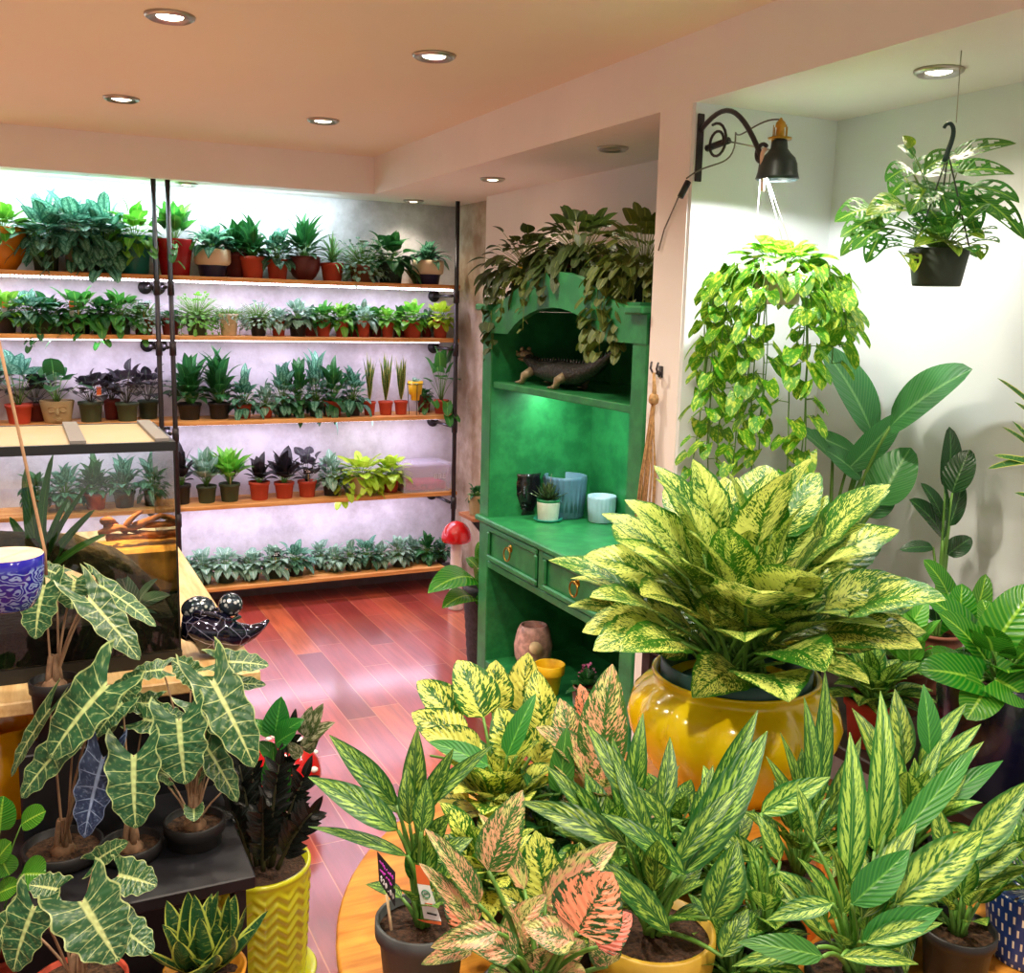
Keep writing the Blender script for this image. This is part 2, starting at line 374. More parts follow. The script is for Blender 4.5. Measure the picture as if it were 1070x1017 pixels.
for j, (x, nm) in enumerate(((.645, 'left one of the paired black pipe poles through the shelves'), (.712, 'right one of the paired black pipe poles through the shelves'), (2.262, 'single black pipe pole at the right end of the shelves'))):
    z0 = .0; t = thing('pipe_pole', nm, 'pipe support', (x, 5.428, z0), 'black iron shelf pipes')
    MB().tube([(x, 5.428, 0), (x, 5.428, ZS)], .0125, 10).build('pole', M_PIPE, t)
    for z in SHZ[:4]:
        MB().tube([(x-.025, 5.428, z-.06), (x-.025, YB-.012, z-.06)], .009, 8).build('arm', M_PIPE, t)
        MB().tube([(x-.025, YB-.012, z-.06), (x-.025, YB-.001, z-.06)], .035, 18).build('flange', M_PIPE, t)
        MB().tube([(x, 5.428, z-.10), (x, 5.428, z-.03)], .017, 10).build('coupling', M_PIPE, t)
# ------------------------------------------------------------------ pots
M_SOIL = mat('dark_potting_soil', '3b2517', .95, var=.6, scale=160, bump=.6)
M_SOILL = mat('barky_soil', '46301f', .95, var=.7, scale=110, bump=.8)
POTC = dict(terra=('b9452c', .7), red=('a03327', .6), dkred=('6b2420', .6), green=('3c4a33', .6), dkgreen=('2a3a2c', .6), black=('1d1b1d', .5), grey=('4b4e50', .55),
            cream=('d8bb92', .5), navy=('232a55', .35), teal=('12706a', .35), cherry=('a3141c', .25), taupe=('8b7a66', .6), amber=('c87a1c', .2), burg=('5e2524', .4), white=('e6e2dc', .4),
            yellow=('e0a71c', .35), stone=('a58f66', .8), brown=('7b4630', .6))
def potmat(c): return mat('pot_'+c, POTC[c][0], POTC[c][1], var=.06)
def pot_mesh(c, r, h, style='nursery', n=28, rb=None):
    """c base centre, r top radius, h height; closed shell with wall thickness"""
    rb = rb or r*.76; mb = MB(); th = r*.07+.001; zi = h*.86
    if style == 'nursery':
        p = [(rb*.98, 0), (rb, .002), (rb+(r*.95-rb)*.8, h*.80), (r*.97, h*.82), (r, h*.83), (r, h*.99), (r-th*.5, h), (r-th, h*.99), (r-th, zi), (r*.3, zi-.001)]
    elif style == 'cyl':
        p = [(rb*.97, 0), (rb, .004), (r, h*.97), (r-th*.3, h), (r-th, h*.99), (r-th, zi), (r*.3, zi-.001)]
    elif style == 'bowl':
        p = [(rb*.6, 0), (rb*.66, .004), (r*.72, h*.18), (r*.93, h*.45), (r, h*.8), (r*.99, h*.98), (r-th, h), (r-th*1.2, zi), (r*.3, zi-.001)]
    elif style == 'cone':
        p = [(rb*.6, 0), (rb*.62, .003), (r*.70, h*.38), (r*.93, h*.46), (r, h*.55), (r, h*.97), (r-th*.5, h), (r-th, h*.98), (r-th, zi), (r*.3, zi-.001)]
    elif style == 'ribbed':
        p = [(rb*.97, 0), (rb, .003), (r*.97, h*.9), (r, h*.92), (r, h), (r-th, h), (r-th, zi), (r*.3, zi-.001)]
        k = len(p); mb.lathe(p, c, 64, fn=lambda rr, z, a, j: rr*(1+(.025*math.cos(a*24) if j in (1, 2) else 0))); return mb
    elif style == 'ringed':
        p = [(rb*.97, 0)]+[(rb+(r-rb)*q/10+(r*.03 if q % 2 else 0), h*.93*q/10+.002) for q in range(11)]+[(r*1.03, h*.94), (r*1.03, h), (r-th, h), (r-th, zi), (r*.3, zi-.001)]
    mb.lathe(p, c, n); return mb
def soil_mesh(c, r, h, n=24):
    mb = MB(); V = [(c[0], c[1], c[2]+h*.90)]; ring = 5
    for k in range(1, ring+1):
        for i in range(n):
            a = 2*PI*i/n; rr = r*.925*k/ring; V.append((c[0]+rr*math.cos(a), c[1]+rr*math.sin(a), c[2]+h*.88+R(-.02, .03)*r*(k < ring)))
    F = [(0, 1+i, 1+(i+1) % n) for i in range(n)]+[(1+k*n+i, 1+(k+1)*n+i, 1+(k+1)*n+(i+1) % n, 1+k*n+(i+1) % n) for k in range(ring-1) for i in range(n)]
    mb.add(V, F); return mb
def stem(mb, a, b, r, sag=0, n=5, k=4):
    a = np.array(a, float); b = np.array(b, float); c = (a+b)/2+np.array([0, 0, sag])+(np.array([a[0], a[1], b[2]])-np.array([b[0], b[1], b[2]]))*.25
    pts = [(1-t)**2*a+2*t*(1-t)*c+t*t*b for t in np.linspace(0, 1, k)]
    mb.tube(pts, r, n, r*.6)
def rosette(fol, st, c, S, H, n, lw, pet=.35, prof='ovate', e0=5, e1=80, droop=.15, arch=.15, lobe=0, fold=.22, wave=0, ns=5, m=2, sr=.0018, zlo=0, holes=False, low=.6, az=None, curl=0, sup=3.2, vary=.3):
    n = int(n*den)
    c = np.array(c, float)
    for i in range(n):
        a = i*2.39996+R(-.4, .4) if az is None else R(*az)
        q = (i+.5)/n; s0_, s1_ = math.sin(math.radians(e0)), math.sin(math.radians(e1)); e = math.asin(max(-.99, min(.99, s0_+(s1_-s0_)*q)))+R(-.12, .12); k = R(.78, 1.05)
        ce, se = math.cos(e), math.sin(e); sq = (abs(ce)**sup+abs(se)**sup)**(-1/sup)
        k *= R(1-vary, 1.0)
        d = np.array([math.cos(a)*ce*S, math.sin(a)*ce*S, se*H+zlo])*k*sq
        b = c+d*pet+np.array([0, 0, H*.05]); L = np.linalg.norm(d)*(1-pet)
        t = c+d-np.array([0, 0, droop*L*R(.5, 1.5)*(1.2-q)])
        leaf(fol, b, t, lw*R(.8, 1.15), (0, 0, 1) if e < 1.2 else (math.cos(a+PI), math.sin(a+PI), .3), arch, prof, fold, ns, m, lobe, wave, curl, holes)
        if st is not None and pet > .1: stem(st, c+np.array([math.cos(a), math.sin(a), 0])*sr*2, b, sr)
def vine(fol, st, p0, out, length, lf, step, prof='heart', up=.0, r=.0015, lobe=.25, jit=.03, rise=.03):
    """a hanging vine: goes out over the rim then down, heart leaves on alternate sides"""
    p = np.array(p0, float); out = nrm(np.array(out, float)); pts = [p]; L = 0; rr = out*1.0
    v = out*.75+np.array([0, 0, .35])
    while L < length:
        v = nrm(v+np.array([R(-.25, .25), R(-.25, .25), -.45])*1.0)
        v[:2] *= .55 if len(pts) > 2 else .9
        v = nrm(v)
        p = p+v*step; L += step; pts.append(p)
    st.tube(pts, r, 5)
    for i, q in enumerate(pts[1:]):
        a = R(0, 2*PI); h = nrm(np.array([math.cos(a), math.sin(a), 0])+out*.7)
        s = lf*R(.7, 1.1); b = q+h*s*.35
        st.tube([q, b+np.array([0, 0, .003])], r*.6, 4)
        leaf(fol, b, b+h*s*.55+np.array([0, 0, -s*R(.5, .85)]), s*.8, h+np.array([0, 0, .4]), .12, prof, .12, 6, 4, lobe)
# ------------------------------------------------------------------ leaf materials
L_DEEP = leafmat('leaf_deep_green', '1f5a2c', '4f9a4a', 'plain'); L_MID = leafmat('leaf_mid_green', '2f7a2c', '79b84a', 'plain')
L_BRIGHT = leafmat('leaf_bright_green', '54a32a', 'a8d95a', 'plain'); L_LIME = leafmat('leaf_lime', 'a9cf2e', 'd9ee6a', 'plain')
L_BLUE = leafmat('leaf_blue_green', '2a6b52', '7fb89a', 'splash', .5); L_SILV = leafmat('leaf_silver_green', '6f9c80', 'd4e6d8', 'vein')
L_DARK = leafmat('leaf_near_black', '1c1b1c', '3a2a30', 'plain'); L_PURP = leafmat('leaf_purple_dark', '2b2230', '5a6a5a', 'vein')
L_OLIVE = leafmat('leaf_olive', '4a5f1e', '93983c', 'vein', rough=.5); L_OLIVE2 = leafmat('leaf_olive_dark', '34481c', '6f8236', 'plain', rough=.5)
L_SNAKE = leafmat('leaf_snake_yellow', '3f6b35', 'd6cf6a', 'edge'); L_SPID = leafmat('leaf_spider', '8fc27a', '3f8a3c', 'edge')
L_SNOW = leafmat('leaf_snow_speckle', '2f6c18', 'd6e272', 'speck', .49, 1.9, rough=.42, tr=.26)
L_SNOW2 = leafmat('leaf_yellow_speckle', '2c6418', 'dfe46a', 'speck', .46, .9)
L_PINKS = leafmat('leaf_pink_speckle', '3f6b2a', 'e6a886', 'speck', .48, 1.3, c3='d9d987'); L_CORAL = leafmat('leaf_coral', '2a4a1e', 'f08a70', 'speck', .43, .8)
L_SPL = leafmat('leaf_silver_splash', '1f5a1a', '9bbf4a', 'splash', .54, rough=.4); L_SPL2 = leafmat('leaf_pale_splash', '2a6c22', 'b4d45c', 'splash', .50, rough=.42)
L_ALO = leafmat('leaf_white_veined_arrow', '2b5c36', 'c6d68e', 'alo', rough=.35, tr=.2); L_ALOB = leafmat('leaf_bluish_underside', '263a5a', '8fa6c8', 'alo', rough=.5, tr=.1)
L_POTH = leafmat('leaf_golden_pothos', '55a01f', 'c4e04c', 'vari', .54, tr=.42); L_MON = leafmat('leaf_monstera_green', '2c7a26', 'a7cf52', 'plain'); L_MONY = leafmat('leaf_monstera_yellow', '6f9c26', 'b8cc48', 'vari', .55)
L_BIRD = leafmat('leaf_paradise', '35803c', '86bd72', 'plain', sc=1.6); L_PHIL = leafmat('leaf_glossy_heart', '2f7d1e', '9fcf45', 'plain', rough=.25)
L_ZZ = leafmat('leaf_raven', '141815', '26302a', 'plain', rough=.25, tr=.05); L_ZZG = leafmat('leaf_raven_new', '1f6a22', '5aa03c', 'plain', rough=.2)
L_SANS = leafmat('leaf_banded_sansevieria', '24522c', 'c4cf5c', 'edge', rough=.4)
M_STEM = mat('green_stem', '5c8a35', .5, var=.2); M_STEMD = mat('dark_stem', '3a3a22', .6, var=.2); M_STEMT = mat('tan_petiole', '9a7a5e', .6, var=.2)
M_VINE = mat('vine_stem', '6a7a2a', .6, var=.2)
KIND = dict(
 bush=dict(n=36, lw=.30, pet=.48, prof='ovate', e0=-15, e1=82, droop=.55, arch=.28, vary=.4), spath=dict(n=34, lw=.24, pet=.3, prof='lance', e0=10, e1=86, droop=.40, arch=.34, vary=.4),
 grass=dict(n=26, lw=.09, pet=.0, prof='strap', e0=15, e1=85, droop=.45, arch=.3), snake=dict(n=9, lw=.17, pet=0, prof='blade', e0=60, e1=90, droop=0, arch=.02, fold=.35),
 stemmy=dict(n=13, lw=.40, pet=.62, prof='ovate', e0=20, e1=80, droop=.55, arch=.25), leggy=dict(n=7, lw=.5, pet=.6, prof='heart', e0=25, e1=88, droop=.5, lobe=.25),
 tiny=dict(n=150, lw=.13, pet=.86, prof='round', e0=-35, e1=88, droop=.2), heart=dict(n=30, lw=.42, vary=.4, pet=.6, prof='heart', e0=-20, e1=85, droop=.4, lobe=.22),
 palm=dict(n=30, lw=.16, pet=.3, prof='lance', e0=10, e1=88, droop=.35, arch=.25), rubber=dict(n=12, lw=.42, pet=.3, prof='ovate', e0=10, e1=88, droop=.15),
 trail=dict(n=26, lw=.34, pet=.5, prof='heart', e0=-20, e1=80, droop=.4, lobe=.2), upright=dict(n=22, lw=.30, pet=.35, prof='lance', e0=35, e1=88, droop=.2))
def potted(label, cat, base, r, h, potcol, style, kind, S, H, leafm, soil=M_SOIL, vines=0, vlen=.2, group=None, ymax=None, xmax=None, zmax=None, cname='potted_plant', stemm=None, over=None, vout=None, xmin=None, zmin=None, face=False):
    t = thing(cname, label, cat, base, group)
    pot_mesh(base, r, h, style).build('pot', potmat(potcol), t)
    soil_mesh(base, r, h).build('soil', soil, t)
    k = dict(KIND[kind]); k.update(over or {}); lwf = k.pop('lw')*min(S, H)*1.15
    fol = MB(xmax=xmax, ymax=ymax, zmax=zmax, xmin=xmin, zmin=zmin); st = MB(xmax=xmax, ymax=ymax, zmax=zmax, zmin=zmin)
    c = (base[0], base[1], base[2]+h*.88)
    rosette(fol, st, c, S, H, lw=lwf, sr=.0016+.0006*(kind in ('leggy', 'rubber')), **k)
    for i in range(vines):
        a = R(0, 2*PI) if vout is None else R(*vout); o = (math.cos(a), math.sin(a))
        vine(fol, st, (base[0]+o[0]*r*.8, base[1]+o[1]*r*.8, base[2]+h*.95), (o[0], o[1], 0), vlen*R(.5, 1.1), lwf*.9, .03, r=.0011)
    fol.build('foliage', leafm, t)
    if st.V: st.build('stems', stemm or M_STEM, t)
    return t
# ------------------------------------------------------------------ the plants on the five wall shelves
PD = dict(terra='terracotta pot', red='brick-red pot', dkred='dark red pot', green='olive-green pot', dkgreen='dark green pot', black='black pot', grey='grey pot', cream='cream pot',
          navy='cream pot with navy foot', teal='teal glazed pot', cherry='glossy cherry-red pot', taupe='taupe pot', amber='amber glazed pot', burg='burgundy footed bowl', white='white pot with navy foot', stone='stone-coloured pot with a carved sleeping face', brown='brown pot')
KD = dict(bush='bushy', spath='tufted long-leaved', grass='arching grassy', snake='yellow-edged snake', stemmy='dark drooping', leggy='tall big-leaved', tiny='tiny-leaved', heart='heart-leaved', palm='palm-like', rubber='broad-leaved', trail='trailing', upright='upright leafy')
LD = {L_DEEP.name: 'green', L_MID.name: 'green', L_BRIGHT.name: 'bright green', L_LIME.name: 'lime-green', L_BLUE.name: 'blue-green', L_SILV.name: 'silvery', L_DARK.name: 'near-black', L_PURP.name: 'purplish', L_SNAKE.name: '', L_SPID.name: 'pale', L_POTH.name: 'golden'}
SN = ['top shelf', 'second shelf down', 'middle shelf', 'fourth shelf down', 'lowest shelf']
# px centre, pot width px, pot height px, pot colour, style, kind, reach px, height px, leaf, row (0 front, 1 rear), vines
T = {0: [(5, 44, 44, 'amber', 'bowl', 'trail', 34, 40, L_BRIGHT, 0, 3), (48, 30, 34, 'dkgreen', 'nursery', 'trail', 44, 58, L_BLUE, 0, 6), (80, 26, 44, 'taupe', 'nursery', 'trail', 46, 50, L_BLUE, 0, 7),
         (110, 28, 32, 'dkgreen', 'nursery', 'heart', 36, 55, L_BLUE, 0, 6), (141, 36, 40, 'teal', 'nursery', 'bush', 36, 46, L_BRIGHT, 0, 6), (183, 38, 38, 'cherry', 'cyl', 'upright', 34, 50, L_MID, 0, 2),
         (222, 38, 29, 'navy', 'cone', 'spath', 36, 36, L_BLUE, 0, 0), (247, 26, 27, 'dkred', 'nursery', 'spath', 30, 44, L_DEEP, 1, 0), (264, 26, 23, 'terra', 'nursery', 'spath', 30, 48, L_DEEP, 0, 0),
         (290, 24, 21, 'terra', 'nursery', 'bush', 26, 40, L_BLUE, 0, 0), (318, 34, 25, 'burg', 'bowl', 'palm', 38, 52, L_DEEP, 0, 0), (347, 25, 19, 'terra', 'nursery', 'grass', 30, 42, L_SPID, 0, 0),
         (379, 30, 18, 'brown', 'nursery', 'tiny', 30, 30, L_SILV, 0, 6), (408, 30, 22, 'dkgreen', 'nursery', 'bush', 34, 42, L_DEEP, 0, 0), (447, 34, 25, 'white', 'cone', 'spath', 28, 26, L_BLUE, 0, 0)],
     1: [(6, 24, 18, 'black', 'nursery', 'bush', 30, 36, L_BRIGHT, 0, 0), (31, 22, 20, 'dkgreen', 'nursery', 'bush', 32, 30, L_BLUE, 0, 0), (52, 28, 18, 'green', 'nursery', 'bush', 28, 30, L_DEEP, 0, 4), (82, 28, 18, 'black', 'nursery', 'heart', 30, 38, L_MID, 0, 3),
         (107, 22, 18, 'dkred', 'nursery', 'bush', 24, 26, L_DEEP, 0, 0), (126, 24, 20, 'dkgreen', 'nursery', 'bush', 30, 34, L_MID, 0, 5), (150, 22, 18, 'dkred', 'nursery', 'tiny', 22, 22, L_SILV, 0, 0), (178, 20, 18, 'dkred', 'nursery', 'bush', 18, 14, L_DEEP, 0, 0),
         (206, 24, 20, 'green', 'nursery', 'tiny', 28, 26, L_BRIGHT, 0, 12), (239, 21, 23, 'cream', 'cyl', 'tiny', 20, 10, L_SILV, 0, 3), (270, 19, 19, 'black', 'nursery', 'tiny', 24, 20, L_SILV, 0, 4),
         (291, 16, 16, 'terra', 'nursery', 'bush', 20, 20, L_SILV, 0, 0), (311, 20, 19, 'black', 'nursery', 'bush', 22, 28, L_SILV, 0, 0), (325, 15, 15, 'terra', 'nursery', 'bush', 18, 22, L_SILV, 1, 0), (338, 16, 17, 'terra', 'nursery', 'heart', 20, 24, L_MID, 0, 0),
         (357, 15, 16, 'terra', 'nursery', 'bush', 18, 26, L_BRIGHT, 0, 0), (369, 15, 15, 'red', 'nursery', 'bush', 18, 24, L_MID, 1, 0), (380, 15, 17, 'terra', 'nursery', 'bush', 18, 26, L_SILV, 0, 0), (392, 15, 16, 'red', 'nursery', 'heart', 18, 24, L_MID, 1, 0),
         (405, 14, 16, 'terra', 'nursery', 'bush', 17, 24, L_BRIGHT, 0, 0), (418, 14, 16, 'red', 'nursery', 'bush', 17, 22, L_MID, 1, 0), (431, 22, 18, 'terra', 'nursery', 'heart', 20, 26, L_BRIGHT, 0, 0), (446, 12, 14, 'red', 'nursery', 'bush', 14, 24, L_SILV, 1, 0), (460, 17, 19, 'terra', 'nursery', 'heart', 19, 24, L_LIME, 0, 0)],
     2: [(-14, 24, 20, 'green', 'nursery', 'stemmy', 36, 60, L_PURP, 0, 0), (20, 28, 21, 'terra', 'nursery', 'leggy', 42, 68, L_BLUE, 0, 0), (38, 22, 20, 'dkred', 'nursery', 'stemmy', 30, 40, L_PURP, 1, 0), (60, 35, 24, 'stone', 'cyl', 'leggy', 36, 56, L_DEEP, 0, 0), (95, 26, 22, 'green', 'nursery', 'stemmy', 34, 38, L_PURP, 0, 0),
         (117, 18, 22, 'dkred', 'nursery', 'stemmy', 22, 40, L_PURP, 1, 0), (133, 24, 20, 'green', 'nursery', 'stemmy', 32, 50, L_PURP, 0, 0), (155, 22, 20, 'dkgreen', 'nursery', 'stemmy', 28, 46, L_PURP, 1, 0), (198, 26, 18, 'black', 'nursery', 'spath', 36, 70, L_DEEP, 0, 0),
         (229, 24, 18, 'black', 'nursery', 'spath', 34, 68, L_DEEP, 0, 0), (255, 16, 15, 'terra', 'nursery', 'bush', 24, 46, L_BLUE, 0, 0), (278, 15, 12, 'terra', 'nursery', 'bush', 18, 32, L_SILV, 0, 0), (296, 14, 14, 'dkgreen', 'nursery', 'bush', 22, 60, L_BLUE, 0, 0),
         (312, 14, 14, 'dkgreen', 'nursery', 'bush', 22, 58, L_DEEP, 0, 0), (330, 16, 15, 'dkgreen', 'nursery', 'bush', 24, 64, L_BLUE, 0, 0), (348, 21, 17, 'terra', 'nursery', 'bush', 24, 50, L_DEEP, 0, 0), (369, 18, 17, 'black', 'nursery', 'bush', 22, 52, L_BLUE, 0, 0),
         (386, 14, 15, 'terra', 'nursery', 'snake', 14, 54, L_SNAKE, 0, 0), (403, 16, 15, 'terra', 'nursery', 'snake', 15, 52, L_SNAKE, 0, 0), (419, 15, 15, 'terra', 'nursery', 'snake', 15, 54, L_SNAKE, 0, 0), (443, 16, 18, 'dkred', 'nursery', 'bush', 13, 14, L_DEEP, 1, 0), (461, 17, 15, 'terra', 'nursery', 'leggy', 24, 66, L_MID, 0, 3)],
     3: [(40, 26, 18, 'cream', 'nursery', 'bush', 24, 36, L_DEEP, 0, 0), (68, 24, 18, 'taupe', 'nursery', 'bush', 28, 44, L_BLUE, 0, 0), (100, 24, 18, 'terra', 'nursery', 'spath', 30, 48, L_DEEP, 0, 0), (130, 24, 18, 'black', 'nursery', 'spath', 30, 50, L_BLUE, 0, 0), (160, 22, 20, 'black', 'nursery', 'bush', 24, 48, L_BLUE, 0, 0),
         (190, 20, 22, 'black', 'nursery', 'rubber', 18, 56, L_DARK, 0, 0), (216, 22, 19, 'green', 'nursery', 'upright', 32, 42, L_SILV, 0, 0), (240, 23, 20, 'green', 'nursery', 'upright', 32, 44, L_BRIGHT, 0, 0), (271, 23, 20, 'terra', 'nursery', 'rubber', 22, 34, L_DARK, 0, 0),
         (297, 22, 18, 'terra', 'nursery', 'rubber', 26, 44, L_DARK, 0, 0), (321, 21, 18, 'terra', 'nursery', 'stemmy', 26, 44, L_PURP, 0, 0), (346, 20, 18, 'black', 'nursery', 'bush', 24, 34, L_SILV, 0, 0), (377, 28, 20, 'cream', 'cyl', 'trail', 32, 32, L_LIME, 0, 5), (408, 20, 18, 'terra', 'nursery', 'bush', 26, 30, L_LIME, 0, 0)],
     4: [(192, 20, 18, 'green', 'nursery', 'bush', 26, 22, L_SILV, 0, 0), (212, 22, 17, 'dkgreen', 'nursery', 'bush', 25, 24, L_SILV, 0, 0), (236, 24, 19, 'dkgreen', 'nursery', 'bush', 25, 24, L_SILV, 0, 0), (262, 22, 15, 'dkgreen', 'nursery', 'bush', 22, 24, L_SILV, 0, 0), (287, 23, 16, 'dkgreen', 'nursery', 'bush', 25, 28, L_SILV, 0, 0),
         (309, 20, 16, 'black', 'nursery', 'bush', 24, 28, L_BLUE, 0, 0), (334, 14, 13, 'green', 'nursery', 'bush', 18, 22, L_SILV, 1, 0), (349, 13, 12, 'green', 'nursery', 'bush', 18, 24, L_SILV, 0, 0), (366, 13, 13, 'dkgreen', 'nursery', 'bush', 17, 26, L_SILV, 0, 0), (383, 15, 14, 'dkgreen', 'nursery', 'bush', 19, 26, L_BLUE, 0, 0),
         (397, 13, 12, 'green', 'nursery', 'bush', 17, 22, L_SILV, 0, 0), (416, 17, 13, 'dkgreen', 'nursery', 'bush', 20, 28, L_SILV, 0, 0), (431, 13, 11, 'black', 'nursery', 'bush', 16, 22, L_SILV, 1, 0), (447, 14, 11, 'dkgreen', 'nursery', 'bush', 18, 28, L_DEEP, 0, 0), (461, 13, 11, 'black', 'nursery', 'bush', 14, 20, L_BLUE, 0, 0)]}
ORD = ['first', 'second', 'third', 'fourth', 'fifth', 'sixth', 'seventh', 'eighth', 'ninth', 'tenth', 'eleventh', 'twelfth', 'thirteenth', 'fourteenth', 'fifteenth', 'sixteenth', 'seventeenth', 'eighteenth', 'nineteenth', 'twentieth', 'twenty-first', 'twenty-second', 'twenty-third', 'twenty-fourth', 'twenty-fifth']
HAS = {}
for s, rows in T.items():
    z = SHZ[s]; n = len(rows)
    for i, (px, pw, ph, pc, sty, kd, sp_, hh, lm, row, vn) in enumerate(rows):
        y = 5.555 if row == 0 else 5.64
        p = P(px, 300, y=y); k = mpp(p)*(.985); x = p[0]+(px-535)*0
        p = P(px, 0, y=y) if False else p
        # horizontal position is taken at the shelf's own height
        for _ in range(3): p = P(px, 508.5-(0), y=y); break
        d0 = ray(px, 508.5)
        # intersect the photo column with the line (y, z+.05)
        lo, hi = 0., 1017.
        for _ in range(30):
            m_ = (lo+hi)/2
            if P(px, m_, y=y)[2] > z+.05: lo = m_
            else: hi = m_
        x = P(px, lo, y=y)[0]; r = pw*k/2; h = ph*k
        room = 5.705-y
        zt = (SHZ[s-1]-.04) if s else 2.2
        adj = (LD[lm.name]+' '+KD[kd]).strip()
        label = f"{adj} plant in {PD[pc]}, {ORD[n-1-i]} from right on the {SN[s]}"
        label = label.replace(', first from right', ', rightmost').replace('stone-coloured pot with a carved sleeping face', 'stone face pot').replace('cream pot with navy foot', 'cream and navy pot').replace('white pot with navy foot', 'white and navy pot')
        fr = s == 0
        t = potted(label, 'potted plant', (x, y, z), min(r, .105 if row == 0 else .07), h, pc, sty, kd, sp_*k*1.15, hh*k*1.12, lm, vines=vn, vlen=.16 if kd != 'tiny' else .12, group='potted plants on the wall shelves', ymax=5.70,
               zmax=zt, vout=(-PI*.95, -.05*PI), stemm=M_STEMD if kd == 'stemmy' else None)
        HAS[(s, px)] = (t, (x, y, z), r, h)
def foot(t, base, r, h, m, name='foot'):
    MB().lathe([(r*.62, .0005), (r*.66, .004), (r*.74, h*.38), (r*.80, h*.42), (r*.5, h*.43)], base, 28).build(name, m, t)
for key, nm in (((0, 222), 'navy'), ((0, 447), 'navy')):
    t, b_, r, h = HAS[key]
    for o in t.children:
        if o.name.startswith('pot'): o.data.materials[0] = mat('cream_glaze', 'e6cfae' if key[1] == 222 else 'e8e2da', .4, var=.04)
    foot(t, b_, r*1.05, h, mat('navy_glaze', '25294f', .3, var=.05), 'navy_foot')
# carved sleeping faces on two pots
def face_relief(t, base, r, h, m, yaw):
    def pt(u, z, o=0): a = yaw+u; return (base[0]+(r+o)*math.cos(a), base[1]+(r+o)*math.sin(a), base[2]+z*h)
    k = .93; mb = MB()
    for sg in (-1, 1):
        mb.tube([pt(sg*(.18+.1*q), .56-.05*math.sin(q*PI/4), 0) for q in range(5)], r*.045, 6)       # closed lids
        mb.tube([pt(sg*(.10+.12*q), .70+.07*math.sin(q*PI/4), 0) for q in range(5)], r*.05, 6)       # brows
    mb.tube([pt(0, .68, 0), pt(0, .50, r*.06), pt(0, .40, r*.12)], r*.06, 6, r*.13)
    mb.tube([pt(-.22, .22, 0), pt(-.1, .25, r*.05), pt(0, .235, r*.06), pt(.1, .25, r*.05), pt(.22, .22, 0)], r*.05, 6)
    mb.tube([pt(-.16, .18, 0), pt(0, .15, r*.05), pt(.16, .18, 0)], r*.06, 6)
    mb.build('face_relief', m, t)
for key, c in (((2, 60), 'stone'), ((1, 239), 'cream')):
    t, b_, r, h = HAS[key]; face_relief(t, b_, r*.93, h, potmat(c), math.atan2(-b_[1], -b_[0]))
# small price cards and care labels stuck in shelf pots
M_CARD = mat('black_card', '171318', .5, var=0); M_CARDW = mat('white_card', 'e9e6ea', .6, var=0); M_CARDO = mat('orange_label', 'e0672c', .5, var=0); M_PINKT = mat('magenta_ink', 'd63fd0', .5, var=0)
def card(key, kind, dx=0, h0=.9, sz=(.055, .032)):
    t, b_, r, h = HAS[key]; x = b_[0]+dx; y = b_[1]-r*.55; z = b_[2]+h*h0
    if kind == 'black':
        o = MB().box((x-sz[0]/2, y, z+.05), (x+sz[0]/2, y+.002, z+.05+sz[1])).build('price_card', M_CARD, t, False)
        mb = MB()
        for q in range(5): mb.box((x-sz[0]*.36+q*.0085, y-.0006, z+.05+sz[1]*.62), (x-sz[0]*.36+q*.0085+.006, y, z+.05+sz[1]*.74))
        for q in range(3): mb.box((x-sz[0]*.2+q*.008, y-.0006, z+.05+sz[1]*.25), (x-sz[0]*.2+q*.008+.005, y, z+.05+sz[1]*.48))
        mb.build('lettering', M_CARDW, o, False)
        MB().box((x-.003, y+.0021, z-.01), (x+.003, y+.004, z+.06)).build('card_stake', mat('bamboo', 'b39a5e', .6), t, False)
    else:
        o = MB().box((x-.011, y, z-.01), (x+.011, y+.0015, z+.045)).build('care_label', M_CARDW, t, False)
        MB().box((x-.011, y-.0005, z+.045), (x+.011, y+.0015, z+.085)).build('label_top', M_CARDO, o, False)
for k_ in ((1, 82), (1, 150), (4, 287), (3, 321), (3, 240)): card(k_, 'black')
for k_, dx in (((1, 6), .0), ((1, 82), -.03), ((2, 95), .04)): card(k_, 'o', dx)
# yellow cone planter hung from a wire on the middle shelf, plastic bin, toadstools
p = P(434, 398, y=5.50); k = mpp(p); t = thing('hanging_planter', 'small yellow planter in a black wire holder near the right pipe pole', 'planter', (p[0], p[1], SHZ[2]+.0))
z0 = SHZ[2]; c0 = (p[0], 5.50, z0+.085)
MB().lathe([(.022, 0), (.024, .003), (.026, .03), (.036, .035), (.045, .11), (.041, .11), (.032, .04), (.01, .04)], c0, 24).build('pot', mat('pot_lemon', 'e8b91e', .35), t)
wm = MB(); wm.tube([(c0[0]+.047*math.cos(a), c0[1]+.047*math.sin(a), c0[2]+.095) for a in np.linspace(0, 2*PI, 20)], .002, 5)
for a in (.4, 2.5, 4.6): wm.tube([(c0[0]+.047*math.cos(a), c0[1]+.047*math.sin(a), c0[2]+.095), (c0[0]+.035*math.cos(a), c0[1]+.035*math.sin(a), z0+.002)], .002, 5)
wm.build('wire_holder', M_PIPE, t)
f = MB(); st = MB(); rosette(f, st, (c0[0], c0[1], c0[2]+.09), .07, .05, 8, .03, prof='ovate'); f.build('foliage', L_SILV, t)
g = G('frosted_plastic'); g.b.inputs['Base Color'].default_value = lin('e4def0'); g.b.inputs['Roughness'].default_value = .25; g.b.inputs['Alpha'].default_value = .28
a_ = P(420, 505, y=5.50); b_ = P(470, 505, y=5.50); z0 = SHZ[3]+.001
t = thing('storage_bin', 'clear lidded plastic bin with red contents at right end of the fourth shelf', 'storage bin', ((a_[0]+b_[0])/2, 5.58, z0))
